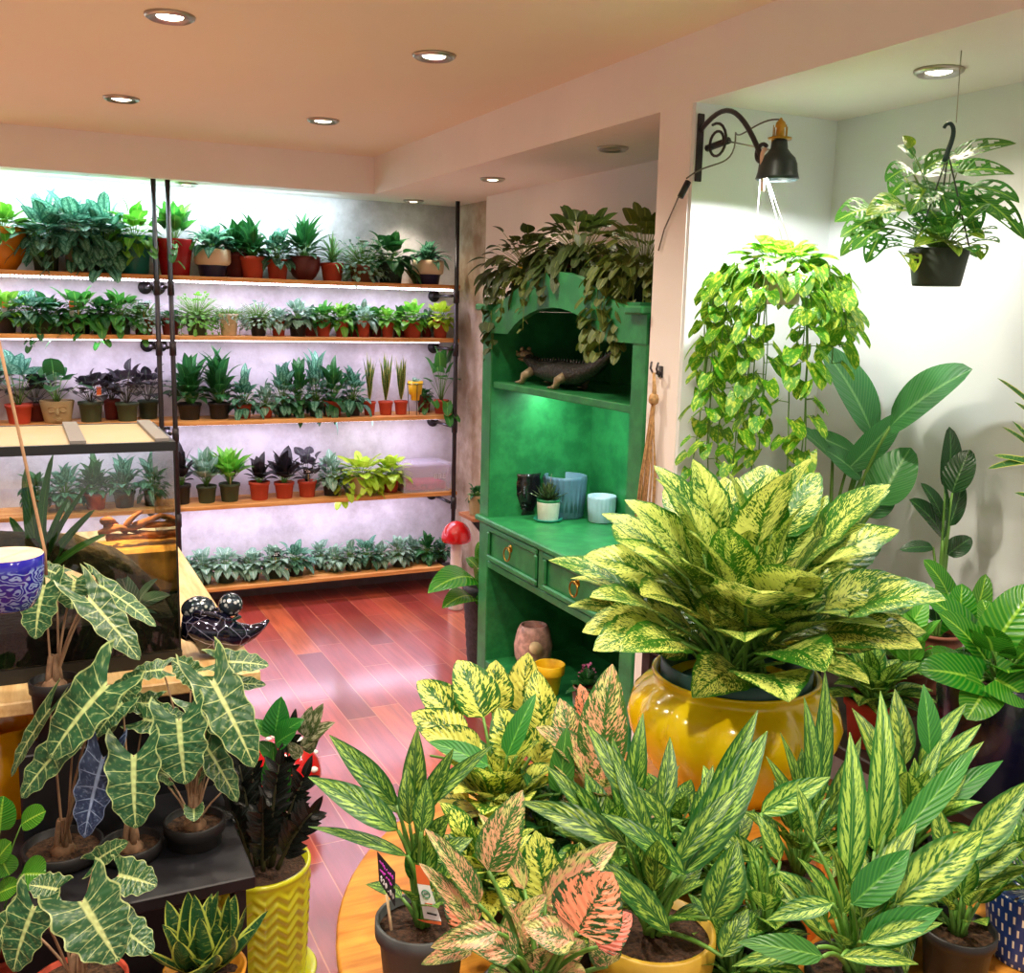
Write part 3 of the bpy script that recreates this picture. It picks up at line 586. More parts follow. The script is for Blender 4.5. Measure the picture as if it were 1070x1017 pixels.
x0, x1 = a_[0], b_[0]-.012; h = .15; mb = MB()
for (q0, q1) in (((x0, 5.47, z0), (x1, 5.474, z0+h)), ((x0, 5.68, z0), (x1, 5.684, z0+h)), ((x0, 5.474, z0), (x0+.004, 5.68, z0+h)), ((x1-.004, 5.474, z0), (x1, 5.68, z0+h)), ((x0+.004, 5.474, z0), (x1-.004, 5.68, z0+.004))): mb.box(q0, q1)
mb.build('tub', g.m, t, False)
MB().box((x0-.008, 5.462, z0+h), (x1+.008, 5.692, z0+h+.018), .004).build('lid', g.m, t, False)
MB().box((x0+.015, 5.49, z0+.006), (x1-.015, 5.66, z0+.055), .01).build('red_contents', mat('red_packets', 'c2455f', .6, var=.4, scale=60), t, False)
mb = MB()
for q in range(3):
    xx = x1-.10+q*.027
    for dz in (.075, .088, .101): mb.box((xx, 5.4685, z0+dz), (xx+.019, 5.4699, z0+dz+.004))
    for dx in (0, .015): mb.box((xx+dx, 5.4685, z0+.075), (xx+dx+.004, 5.4699, z0+.105))
mb.build('lettering', M_CARDW, t, False)
def toadstool(label, base, rc, hc, hs, dots, rs):
    t = thing('toadstool_ornament', label, 'ornament', base)
    MB().lathe([(rs*1.15, .001), (rs*1.2, .01), (rs, hs*.3), (rs*.85, hs*.95), (rs*.7, hs+.01)], base, 20).build('stem', mat('ivory_stem', 'd9c9c0', .5), t)
    prof = [(rs*.6, hs), (rc*.93, hs-.012), (rc, hs+.004)]+[(rc*math.cos(q), hs+.004+hc*math.sin(q)) for q in np.linspace(.15, 1.45, 9)]+[(.002, hs+.004+hc)]
    cap = MB().lathe(prof, base, 36).build('cap', mat('red_glaze', 'c4161c', .15, var=0, coat=.6), t)
    if dots:
        mb = MB()
        for i in range(dots):
            e = R(.25, 1.25); a = i*2.4; rr = rc*math.cos(e); zz = hs+.004+hc*math.sin(e)
            mb.ball((base[0]+rr*math.cos(a), base[1]+rr*math.sin(a), base[2]+zz), R(.010, .017), 10, (1, 1, .6))
        mb.build('white_spots', mat('white_enamel', 'f2ece4', .3, var=0), cap)
b_ = P(477, 560, y=5.05)
toadstool('red mushroom ornament on a pale stem, standing right of the lowest shelf', (b_[0], 5.05, 0), .085, .10, b_[2]-.02+.0, 0, .035)
b_ = P(290, 800, z=0)
toadstool('large red toadstool with white spots on the floor behind the chevron pot', (.70, 3.12, 0), .135, .12, .13, 22, .06)
# corner shelf with plants between pole and hutch
t = thing('corner_shelf', 'small brown corner shelf between the pipe pole and the green hutch', 'shelf', (2.35, 5.0, .55))
x_ = P(478, 520, y=5.0)[0]
MB().box((2.14, 4.86, .53), (2.284, 5.06, .55), .002).build('board', mat('brown_board', '9a5f34', .6), t, False)
MB().prism([(2.16, .53), (2.284, .53), (2.284, .38)], 4.95, 4.97, 1).build('bracket', M_PIPE, t, False)
potted('leafy green plant in a tan wooden pot on the brown corner shelf', 'potted plant', (2.20, 4.95, .551), .05, .11, 'stone', 'cyl', 'bush', .08, .10, L_DEEP, xmax=2.28)
def hangpl(): pass
# broad-leaved plant in woven basket at the hutch's far side
b_ = (1.93, 4.20, 0); t = thing('potted_plant', 'glossy broad-leaved plant in a dark woven pot left of the green hutch', 'potted plant', b_)
MB().lathe([(.085, 0), (.09, .004)]+[(.09+.025*q/16+(.003 if q % 2 else 0), .02+.36*q/16) for q in range(17)]+[(.10, .38), (.10, .33), (.02, .33)], b_, 40).build('pot', mat('dark_weave', '3a3436', .7, var=.3, scale=60), t)
soil_mesh((b_[0], b_[1], 0), .108, .37).build('soil', M_SOIL, t)
f = MB(xmax=2.28); st = MB()
for (tx, ty), (bx, by), wd in (((447, 620), (497, 605), .17), ((462, 636), (496, 625), .13), ((490, 590), (503, 622), .12), ((520, 600), (505, 630), .12)):
    pb = P(bx, by, y=4.15); pt_ = P(tx, ty, y=4.0); leaf(f, pb, pt_, wd, (-.2, -.5, .9), .25, 'ovate', .12, 9, 6); stem(st, (b_[0], b_[1], .36), pb, .005)
rosette(f, st, (b_[0], b_[1], .36), .20, .26, 5, .12, pet=.5, prof='ovate', e0=30, e1=85, ns=8, m=4, sr=.004)
f.build('foliage', L_PHIL, t); st.build('stems', M_STEM, t)
# ------------------------------------------------------------------ green hutch
g = G('emerald_paint'); tc = g.n('ShaderNodeTexCoord').outputs['Object']; a = g.noise(tc, 14., 5., .6); b = g.noise(tc, 60., 2.)
g.put(g.b.inputs['Base Color'], g.mix(g.ss(a, .35, .7), lin('1f6f3c'), lin('2f8a4c'))); g.b.inputs['Roughness'].default_value = .38; g.bump(b, .12, .003)
M_GRN = g.m; M_BRASS = mat('aged_brass', 'b08a3a', .3, 1, var=.2)
hx, hb, y0, y1 = XC, 2.27, 2.685, 3.93
t = thing('green_hutch', 'tall emerald green hutch with arched top, open shelves and two drawers', 'cabinet', (2.0, 3.3, 0))
MB().box((hx, y1-.09, 0), (hb, y1, 1.644), .004).build('side_panel', M_GRN, t, False)
MB().box((hx, y0, 0), (hb, y0+.085, 1.644), .004).build('side_panel', M_GRN, t, False)
MB().box((hb-.02, y0+.085, .1), (hb, y1-.09, 1.684)).build('back_panel', M_GRN, t, False)
yy = P(612, 430, x=2.24)[1]
MB().box((2.20, yy-.03, .78), (hb-.02, yy+.03, 1.33), .004).build('back_batten', M_GRN, t, False)
MB().box((hx+.01, y0+.085, 1.33), (hb-.02, y1-.09, 1.357), .003).build('upper_shelf', M_GRN, t, False)
MB().box((hx-.018, y0-.0, .755), (hb, y1+.012, .780), .006).build('counter_top', M_GRN, t, False)
MB().box((hx+.0, y0+.085, .565), (hb-.02, y1-.09, .595), .003).build('drawer_rail', M_GRN, t, False)
MB().box((hx+.0, y0+.085, .12), (hb-.02, y1-.09, .150), .003).build('lower_shelf', M_GRN, t, False)
MB().box((hx+.006, y0+.085, 0), (hx+.03, y1-.09, .119), .003).build('plinth', M_GRN, t, False)
MB().box((hx-.002, 3.325, .596), (hx+.05, 3.365, .754), .003).build('drawer_post', M_GRN, t, False)
MB().box((hx+.023, y0+.086, 1.664), (hb-.021, y1-.091, 1.684)).build('top_board', M_GRN, t, False)
for ya, yb in ((3.37, 3.835), (2.775, 3.32)):
    d = MB().box((hx+.004, ya, .60), (hx+.022, yb, .75), .003).build('drawer', M_GRN, t, False)
    fr = MB(); 
    for q0, q1 in (((ya, .60), (yb, .625)), ((ya, .725), (yb, .75)), ((ya, .6251), (ya+.025, .7249)), ((yb-.025, .6251), (yb, .7249))): fr.box((hx-.010, q0[0], q0[1]), (hx+.0035, q1[0], q1[1]), .006)
    fr.build('drawer_frame', M_GRN, d, False)
    yc = (ya+yb)/2+.02; hd = MB(); hd.lathe([(.014, -.004), (.014, 0), (.005, .004)], (hx, yc, .69), 14)
    hd = MB(); hd.tube([(hx+.004, yc, .695), (hx-.012, yc, .695)], .007, 10); hd.tube([(hx+.001, yc, .695), (hx+.0035, yc, .695)], .017, 16)
    hd.tube([(hx-.010-.004*math.sin(a/2), yc+.028*math.sin(a), .672+.028*math.cos(a)) for a in np.linspace(.35, 2*PI-.35, 18)], .0036, 7)
    hd.build('ring_handle', M_BRASS, d)
# arched crown board: outer pediment, inner arch
ym = (y0+y1)/2-.03
outer = [(y1+.0, 1.555), (y1+.0, 1.66), (y1-.12, 1.66)]
for q in np.linspace(0, 1, 13): outer.append((y1-.13-q*(y1-y0-.26), 1.665+.125*math.sin(q*PI)**1.15))
outer += [(y0+.12, 1.66), (y0, 1.66), (y0, 1.555), (2.93, 1.555)]
for q in np.linspace(0, 1, 13): outer.append((2.94+q*.74, 1.557+.105*math.sin(q*PI)**.75))
outer += [(3.69, 1.555)]
MB().prism(outer, hx-.004, hx+.022, 0).build('arched_crown', M_GRN, t, False)
MB().box((hx-.03, y1-.10, 1.645), (hb, y1+.02, 1.672), .006).build('cornice', M_GRN, t, False)
MB().box((hx-.03, y0-.004, 1.645), (hx+.2, y0+.10, 1.672), .006).build('cornice', M_GRN, t, False)
light('hutch_strip_light', 'AREA', (1.98, 3.35, 1.325), LP['cab'], (.78, 1.0, .92), (0, 0, 0), shape='RECTANGLE', size=.06, size_y=.9)
MB().box((1.95, 2.95, 1.322), (1.98, 3.78, 1.3295)).build('led_strip', M_STRIP, t, False)
def vessel(name, label, cat, base, prof, m, n=40, fn=None, part='body', rib=0, ribn=0):
    t = thing(name, label, cat, base); MB().lathe(prof, base, n, rib, ribn, fn).build(part, m, t); return t
zc = .781
# objects on the counter
p = P(547, 536, z=zc); r = 17*mpp(p); t = vessel('face_vase', 'black vase with a moulded face on the hutch counter, left of haworthia', 'vase', tuple(p), [(r*.72, 0), (r*.78, .004), (r*.72, .02), (r*.85, .05), (r*1.0, .09), (r*1.04, .14), (r*.98, .165), (r*1.03, .18), (r*.95, .182), (r*.9, .16), (r*.2, .05)], mat('black_glaze', '151417', .2, coat=.5))
face_relief(t, tuple(p), r*.98, .19, mat('black_glaze', '', 0), math.atan2(-p[1], -p[0]))
p = P(576, 545, z=zc); k = mpp(p); p = np.array(p)+[.0, .03, 0]
t = thing('potted_plant', 'spiky haworthia in a white ribbed pot on the hutch counter', 'potted plant', p)
MB().lathe([(.040, 0), (.042, .003), (.048, .075), (.048, .08), (.045, .08), (.044, .07), (.01, .07)], tuple(p), 72, fn=lambda r, z, a, j: r*(1+(.02*math.cos(a*24) if j in (1, 2) else 0))).build('pot', mat('white_ribbed', 'e8e0d6', .4), t)
MB().lathe([(.0482, .080), (.049, .081), (.049, .092), (.046, .092), (.044, .081)], tuple(p), 40).build('green_liner', mat('green_liner', '1d7a48', .4), t)
MB().lathe([(.055, 0), (.062, .008), (.060, .010), (.050, .001)], (p[0], p[1], p[2]-.0005), 40).build('saucer', mat('teal_saucer', '2f9a86', .3), t)
soil_mesh((p[0], p[1], p[2]+.0), .047, .092).build('soil', M_SOIL, t)
f = MB()
for i in range(34):
    a = i*2.4; e = math.radians(15+65*i/34); L = .085*R(.8, 1.1); c_ = np.array([p[0], p[1], p[2]+.085]); dd = np.array([math.cos(a)*math.cos(e), math.sin(a)*math.cos(e), math.sin(e)])
    leaf(f, c_+dd*.01, c_+dd*L, .020, (0, 0, 1), -.12, 'strap', .5, 6, 2)
f.build('foliage', leafmat('leaf_haworthia', '2d3a22', '6a7a48', 'vari', .5, rough=.5, tr=.05), t)
f = MB(); st = MB(); stem(st, (p[0], p[1], p[2]+.09), (p[0]+.0, p[1]-.02, p[2]+.20), .0015); st.build('flower_stalk', mat('pink_stalk', 'a8806a', .6), t)
M_BLUR = mat('blue_grey_glaze', '5f7f95', .35, var=.1); M_WHB = mat('pale_blue_glaze', 'b9cfe0', .35, var=.08)
rf = lambda q: (lambda r, z, a, j: r*(1+(.03*math.cos(a*q) if 1 <= j <= 3 else 0)))
p = P(608, 525, z=zc); vessel('fluted_pot', 'tall blue-grey fluted pot on the hutch counter behind the haworthia', 'pot', (2.085, 3.765, zc), [(.075, 0), (.08, .004), (.088, .09), (.092, .165), (.092, .178), (.086, .178), (.084, .03), (.02, .02)], M_BLUR, 96, rf(24))
p = P(628, 545, z=zc); vessel('fluted_pot', 'small pale blue fluted pot on the hutch counter, partly behind speckled leaves', 'pot', tuple(p), [(.05, 0), (.053, .004), (.058, .06), (.060, .10), (.060, .112), (.055, .112), (.053, .03), (.02, .02)], M_WHB, 80, rf(20))
# lower shelf objects
zl = .151
p = (1.90, 3.66, zl); t = vessel('pink_vase', 'speckled pink barrel vase with a round cork spout in the hutch base', 'vase', p, [(.045, 0), (.055, .004), (.078, .06), (.082, .11), (.070, .17), (.058, .195), (.05, .197), (.06, .17), (.02, .1)], mat('speckled_pink', 'c69a90', .45, var=.3, scale=40))
a = math.atan2(-p[1], -p[0])+.1
MB().tube([(p[0]+.075*math.cos(a), p[1]+.075*math.sin(a), p[2]+.12), (p[0]+.108*math.cos(a), p[1]+.108*math.sin(a), p[2]+.128)], .026, 20).build('cork_spout', mat('cork', 'dcc49a', .8), t)
mb = MB(); 
p = (1.83, 3.38, zl)
vessel('terracotta_pot', 'empty yellow painted flowerpot in the hutch base', 'pot', p, [(.036, 0), (.038, .003), (.050, .085), (.058, .086), (.060, .09), (.062, .125), (.059, .127), (.056, .124), (.048, .08), (.036, .01), (.01, .008)], mat('yellow_paint', 'ecbe12', .5))
g = G('drip_glaze'); tc = g.n('ShaderNodeTexCoord').outputs['Object']; sp = g.n('ShaderNodeSeparateXYZ'); g.t.links.new(tc, sp.inputs[0])
nz = g.noise(g.vec(g.M('MULTIPLY', sp.outputs[0], 60.), g.M('MULTIPLY', sp.outputs[1], 60.), g.M('MULTIPLY', sp.outputs[2], 8.)), 1., 3.)
g.put(g.b.inputs['Base Color'], g.mix(g.ss(g.M('ADD', sp.outputs[2], g.M('MULTIPLY', nz, .07)), .09, .125), lin('a39a98'), lin('6a4632'))); g.b.inputs['Roughness'].default_value = .3
p = (1.86, 3.13, zl); t = thing('potted_plant', 'brown and grey drip-glazed pot with dark foliage in the hutch base', 'potted plant', p)
MB().lathe([(.030, 0), (.035, .003), (.054, .05), (.058, .09), (.056, .12), (.053, .122), (.05, .10), (.01, .09)], p, 36).build('pot', g.m, t)
f = MB(); st = MB(); rosette(f, st, (p[0], p[1], p[2]+.10), .10, .10, 16, .04, e0=0); f.build('foliage', L_DEEP, t)
p = (1.94, 3.28, zl); t = thing('potted_plant', 'tiny pink-flowered plant in dark pot at the back of the hutch base', 'potted plant', p)
pot_mesh(p, .03, .05).build('pot', potmat('black'), t); f = MB(); st = MB(); rosette(f, st, (p[0], p[1], p[2]+.05), .05, .09, 20, .018, e0=10); f.build('foliage', L_DEEP, t); st.build('stems', M_STEM, t)
f = MB(); rosette(f, None, (p[0], p[1], p[2]+.06), .05, .10, 16, .016, pet=.8, prof='round', e0=20); f.build('flowers', mat('pink_petals', 'd06a9a', .5), t)
# ------------------------------------------------------------------ reptile figure on the upper shelf
def tubev(mb, pts, rad, n=12, flat=1.0):
    pts = [np.array(p, float) for p in pts]; m = len(pts); V = []
    for j, p in enumerate(pts):
        tt = nrm(pts[min(j+1, m-1)]-pts[max(j-1, 0)]); a = nrm(np.cross(tt, (0, 0, 1))); b = np.cross(a, tt)
        for i in range(n):
            q = 2*PI*i/n; V.append(p+rad[j]*(math.cos(q)*a+flat*math.sin(q)*b))
    F = [(j*n+i, j*n+(i+1) % n, (j+1)*n+(i+1) % n, (j+1)*n+i) for j in range(m-1) for i in range(n)]
    F.append(tuple(range(n-1, -1, -1))); F.append(tuple((m-1)*n+i for i in range(n))); mb.add(V, F)
zz = 1.3575; t = thing('reptile_figurine', 'dark scaly crocodile figurine with raised snout on the hutch upper shelf', 'figurine', (1.90, 3.5, zz))
def c(y, z, dx=0): return (1.88+dx, y, zz+z)
body = MB(); M_CROC = mat('dark_bronze_scales', '2c2a26', .4, .3, var=.5, scale=90, bump=.8); M_CROCL = mat('worn_bronze', '8a7a5e', .45, .2, var=.4, scale=60)
tubev(body, [c(3.77, .102), c(3.74, .098), c(3.69, .085), c(3.64, .062), c(3.56, .058), c(3.48, .060), c(3.40, .058), c(3.32, .062), c(3.24, .08), c(3.17, .105), c(3.11, .135), c(3.06, .165), c(3.03, .18)], [.010, .024, .032, .036, .046, .052, .052, .046, .034, .024, .016, .009, .004], 14, .85)
for i in range(26):
    q = i/25; y = 3.66-q*.58; z = np.interp(y, [3.06, 3.11, 3.17, 3.24, 3.32, 3.40, 3.48, 3.56, 3.66], [.172, .150, .127, .108, .102, .103, .105, .098, .095])
    body.lathe([(.007, -.004), (.004, .006), (.0006, .014)], c(y, z), 5)
body.build('body', M_CROC, t)
h = MB(); tubev(h, [c(3.84, .112), c(3.825, .112), c(3.79, .112), c(3.76, .116), c(3.73, .112)], [.008, .017, .021, .028, .022], 12, .6)
tubev(h, [c(3.825, .094), c(3.80, .092), c(3.75, .092)], [.008, .014, .020], 12, .5)
for s_ in (-1, 1): h.ball(c(3.765, .135, s_*.016), .010, 10); h.ball(c(3.832, .122, s_*.007), .005, 8)
h.build('head', M_CROCL, t)
for (y, s_) in ((3.64, -1), (3.64, 1), (3.36, -1), (3.36, 1)):
    l = MB(); tubev(l, [c(y, .055, s_*.03), c(y+.01, .035, s_*.062), c(y+.02, .010, s_*.064), c(y+.035, .008, s_*.066)], [.020, .017, .011, .010], 10)
    for q in (-.012, 0, .012): tubev(l, [c(y+.035, .008, s_*.066+q*.5), c(y+.058, .006, s_*.066+q)], [.006, .003], 6)
    l.build('leg', M_CROCL, t)
# small white figurine at the shelf edge
p = P(656, 414, x=1.82); b0 = (1.84, 2.83, zz)
t = thing('skull_figurine', 'small white and black spotted figurine at the right end of the hutch shelf', 'figurine', b0)
mb = MB(); mb.ball((b0[0], b0[1], b0[2]+.018), .018, 12); mb.ball((b0[0], b0[1], b0[2]+.048), .016, 12); mb.ball((b0[0]-.005, b0[1]+.01, b0[2]+.068), .008, 8); mb.ball((b0[0]-.005, b0[1]-.01, b0[2]+.068), .008, 8)
mb.build('body', mat('white_ceramic', 'e9e2da', .4, var=0), t)
mb = MB(); [mb.ball((b0[0]-.012, b0[1]+dy, b0[2]+dz), .006, 8) for dy, dz in ((.008, .05), (-.008, .05), (.01, .022), (-.008, .014))]; mb.build('black_spots', M_CARD, t)
# ------------------------------------------------------------------ plants on top of the hutch
TOPZ = 1.685
def toptrail(label, base, r, h, potc, sty, lm, n, S, H, vn, vlen, lf, vout, kind='heart', prof='heart', lob=.2, step=.035):
    t = thing('trailing_plant', label, 'trailing plant', base, None)
    pot_mesh(base, r, h, sty).build('pot', potmat(potc), t); soil_mesh(base, r, h).build('soil', M_SOIL, t)
    f = MB(ymax=5.0, xmax=2.27, zmax=2.22); st = MB(xmax=2.27, zmax=2.22)
    rosette(f, st, (base[0], base[1], base[2]+h*.8), S, H, n, lf, pet=.7, prof=prof, e0=-10, e1=85, droop=.9, lobe=lob, ns=6, m=4, sr=.0015)
    for i in range(vn):
        a = R(*vout); o = (math.cos(a), math.sin(a), 0)
        vine(f, st, (base[0]+o[0]*r, base[1]+o[1]*r, base[2]+h), o, vlen*R(.4, 1.1), lf, step, prof, lobe=lob)
    f.build('foliage', lm, t); st.build('stems', M_VINE, t); return t
toptrail('large dark heart-leaf vine in a brick-red pot on top of the green hutch', (1.93, 3.42, TOPZ), .105, .17, 'dkred', 'nursery', L_OLIVE2, 75, .30, .27, 12, .24, .062, (PI*.75, PI*1.45))
toptrail('drooping hoya in a yellow pot on the far left end of the hutch top', (1.90, 3.80, TOPZ), .06, .14, 'yellow', 'bowl', L_OLIVE2, 60, .27, .22, 16, .40, .052, (PI*.35, PI*.95), prof='lance', lob=0)
toptrail('dense olive-leaved vine hanging over the right end of the hutch top', (1.93, 2.98, TOPZ), .09, .13, 'dkgreen', 'nursery', L_OLIVE, 60, .23, .26, 24, .34, .055, (PI*.75, PI*1.45))
toptrail('pale wiry vine spilling over the arched front of the hutch', (1.83, 3.60, TOPZ), .045, .09, 'brown', 'nursery', L_OLIVE, 30, .13, .12, 6, .22, .032, (PI*.8, PI*1.3))
# yellow ceramic gourd beside them
p = P(517, 300, x=1.80); b0 = (1.80, 3.79, 1.673)
# rope hanger on the partition
hk = P(686, 382, x=XC); t = thing('wall_hook', 'small black double hook on the pink partition right of the hutch', 'hook', (XC, hk[1], hk[2]))
mb = MB(); y_, z_ = 2.60, float(hk[2])
for s_ in (-1, 1): mb.tube([(XC-.002, y_, z_-.02), (XC-.02, y_+s_*.012, z_-.025), (XC-.028, y_+s_*.016, z_-.008), (XC-.024, y_+s_*.018, z_+.012)], .0035, 7)
mb.box((XC-.004, y_-.012, z_-.035), (XC-.0005, y_+.012, z_+.0), .002); mb.build('hook_body', M_PIPE, t)
t = thing('rope_hanger', 'empty jute macrame hanger draped on the small black hook', 'rope', (XC-.02, y_, z_-.6)); mb = MB()
for q in range(9):
    a = R(-.04, .02); b = R(-.05, .05); mb.tube([(XC-.026, y_+R(-.006, .006), z_-.02), (XC-.022+R(-.006, .006), y_+R(-.008, .008), z_-.08), (XC-.022, y_+R(-.012, .012), z_-.13), (XC-.02+a*.3, y_+b*.7+.01, z_-.33), (XC-.02+a*.4, y_+b+.03, z_-.60)], .003, 5)
M_JUTE = mat('jute', 'b08a5c', .9, var=.25, scale=90); mb.build('cords', M_JUTE, t)
mb = MB(); mb.lathe([(.004, -.02), (.014, -.012), (.016, 0), (.013, .012), (.004, .02)], (XC-.022, y_, z_-.10), 12); mb.build('knot', M_JUTE, t)
# ------------------------------------------------------------------ wall bracket, clamp lamp, hanging pothos
YL = 2.20
WY = 2.495
b_ = P(731, 160, y=WY); bt = P(732, 119, y=WY); bb = P(728, 190, y=WY)
t = thing('wall_bracket', 'black wrought iron plant bracket on the alcove wall', 'wall bracket', (bt[0], WY, bb[2]))
x_ = float(bt[0])
MB().box((x_-.011, WY-.008, bb[2]), (x_+.011, WY-.0005, bt[2]), .002).build('back_plate', M_PIPE, t, False)
hkx, hky, hkz = P(796, 165, y=YL)
def bz(*pts, n=14):
    out = []; pts = [np.array(p, float) for p in pts]
    for q in np.linspace(0, 1, n):
        a = list(pts)
        while len(a) > 1: a = [a[i]*(1-q)+a[i+1]*q for i in range(len(a)-1)]
        out.append(a[0])
    return out
mb = MB(); arm = bz((x_, WY-.006, bt[2]-.045), (x_+.0, WY-.12, bt[2]+.03), (hkx-.01, YL+.08, bt[2]-.02), (hkx, YL+.0, hkz+.0)); mb.tube(arm, .007, 8); mb.build('arm', M_PIPE, t)
mb = MB(); cx, cy, cz = hkx, YL, hkz+.012
mb.tube([(cx+.0, cy+.022*math.cos(a), cz+.022*math.sin(a)) for a in np.linspace(-2.5, 2.4, 18)], .0055, 8); mb.build('hook', M_PIPE, t)
mb = MB(); sc_ = []
for q in np.linspace(0, 1, 26):
    a = q*2*PI*1.35+1.2; rr = .05*(1-q*.55); sc_.append((x_+.002+.01*q, WY-.075+rr*math.cos(a), bt[2]-.085+rr*math.sin(a)))
mb.tube(sc_, .004, 7); mb.build('scroll', M_PIPE, t)
t = thing('clamp_lamp', 'dark clamp lamp with brass fittings lit above the hanging pothos', 'lamp', P(812, 188, y=YL-.03))
lc = P(812, 188, y=YL-.03); k = mpp(lc); lx, ly, lz = lc
prof = [(21.5, 0), (22.5, 1), (21.8, 3), (20.5, 8), (19.5, 16), (17, 22), (12, 27), (9, 31), (8, 38), (7.5, 40)]
P_ = [(r_*k, z_*k) for r_, z_ in prof]; P_ = P_+[(r_-.002, z_-.001) for r_, z_ in reversed(P_)]
mb = MB(); n = 40; V = []; 
for r_, z_ in P_: V += [(lx+r_*math.cos(2*PI*i/n), ly+r_*math.sin(2*PI*i/n), lz+z_) for i in range(n)]
mb.add(V, [(j*n+i, j*n+(i+1) % n, (j+1)*n+(i+1) % n, (j+1)*n+i) for j in range(len(P_)-1) for i in range(n)])
mb.build('shade', mat('dark_enamel', '23302f', .4, .2, var=0), t)
MB().lathe([(.012, 40*k), (12*k, 40.2*k), (12.5*k, 42*k), (5*k, 42.4*k), (4*k, 52*k), (5.5*k, 53*k), (5*k, 57*k), (2*k, 60*k), (1*k, 62*k)], (lx, ly, lz), 20).build('brass_cap', M_BRASS, t)
mb = MB(); [mb.tube([(lx+9*k*math.cos(a), ly+9*k*math.sin(a), lz+42*k), (lx+9*k*math.cos(a), ly+9*k*math.sin(a), lz+54*k)], .0014, 6) for a in (0, 1.57, 3.14, 4.71)]; mb.build('brass_cage', M_BRASS, t)
mb = MB(); mb.tube([(lx-8*k, ly, lz+43*k), (hkx+.025, ly+.02, hkz+.02)], .005, 8); mb.build('swivel_joint', M_BRASS, t)
mb = MB(); mb.tube([(hkx+.02, ly+.02, hkz+.02), (x_+.02, WY-.10, bt[2]-.085)], .0022, 6); mb.build('arm_rod', M_CHROME, t)
mb = MB(); mb.tube([(x_+.02, WY-.11, bt[2]-.085), (x_+.015, WY-.02, bt[2]-.095)], .010, 8); mb.build('clamp', mat('black_plastic', '17171a', .4, var=0), t)
mb = MB(); mb.ball((lx, ly, lz+12*k), 9*k, 16); mb.build('bulb', mat('lamp_bulb_glow', 'ffffff', .5, var=0, emit=25), t)
light('clamp_lamp_light', 'SPOT', (lx, ly, lz+1*k), LP['lamp'], (1, .99, .97), spot_size=3.05, spot_blend=.15, shadow_soft_size=.02)
mb = MB(); sw = P(715, 198, y=WY-.02)
mb.tube(bz((lx, ly, lz+60*k), (lx-.03, ly+.05, lz+66*k), (hkx, YL+.1, hkz+.05), (x_+.05, WY-.1, bt[2]-.06), n=16), .0022, 6)
mb.tube(bz((x_+.05, WY-.1, bt[2]-.06), (x_+.09, WY-.06, bt[2]-.16), (x_+.02, WY-.04, bt[2]-.12), tuple(sw+np.array([.005, 0, .03])), n=14), .0022, 6)
e1 = P(705, 215, x=XC-.006); e2 = P(694, 240, x=XC-.006); e3 = P(688, 262, x=XC-.006)
mb.tube([tuple(sw), (sw[0]-.02, WY-.02, sw[2]-.025), tuple(e1), tuple(e2), tuple(e3)], .0022, 6); mb.build('cord', mat('grey_cord', '6a635c', .6), t)
mb = MB(); mb.tube([tuple(sw+np.array([.012, 0, .022])), tuple(sw-np.array([.012, 0, .022]))], .0095, 8); mb.build('switch', mat('black_plastic', '', 0), t)
mb = MB(); mb.tube(bz((hkx+.0, YL-.012, hkz+.02), (hkx-.03, YL-.02, hkz+.0), (hkx+.0, YL-.02, hkz-.03), (hkx-.004, YL-.015, hkz-.085)), .006, 6); tag(mb.build('fabric_strap', mat('beige_felt', 'd8b49a', .9), None), 'beige cloth strip knotted on the hook beside the lamp', 'strap')
# pothos
pc = P(812, 318, y=YL-.02); k = mpp(pc); base = (float(pc[0]), float(pc[1]), float(pc[2])); ph = 40*k; pr = 27*k
t = thing('hanging_pothos', 'golden pothos cascading from a white hanging pot under the lamp', 'hanging plant', base)
pot_mesh(base, pr, ph, 'cyl', rb=pr*.8).build('pot', mat('warm_white_plastic', 'dccdbd', .5, var=0), t); soil_mesh(base, pr, ph).build('soil', M_SOIL, t)
mb = MB(); hp = (hkx, YL, hkz-.01)
for a in (.5, 2.6, 4.7): mb.tube([(base[0]+pr*math.cos(a), base[1]+pr*math.sin(a), base[2]+ph), hp], .0012, 5)
mb.build('hanger_wires', mat('white_plastic', 'e8e8e6', .4, var=0), t)
f = MB(ymax=2.48, xmin=1.52); st = MB(ymax=2.48)
rosette(f, st, (base[0], base[1], base[2]+ph*.8), .17, .13, 34, .075, pet=.6, prof='heart', e0=-15, e1=85, droop=.6, lobe=.2, ns=7, m=4, sr=.0016, vary=.35)
for i in range(34):
    a = 2*PI*i/34+R(-.2, .2); o = (math.cos(a), math.sin(a), 0)
    vine(f, st, (base[0]+o[0]*pr, base[1]+o[1]*pr, base[2]+ph), o, R(.26, .70)*(1 if np.dot(o, _r) < .35 else .45), .072, .045, 'heart', lobe=.2, r=.0018)
f.build('foliage', L_POTH, t); st.build('vines', M_STEM, t)
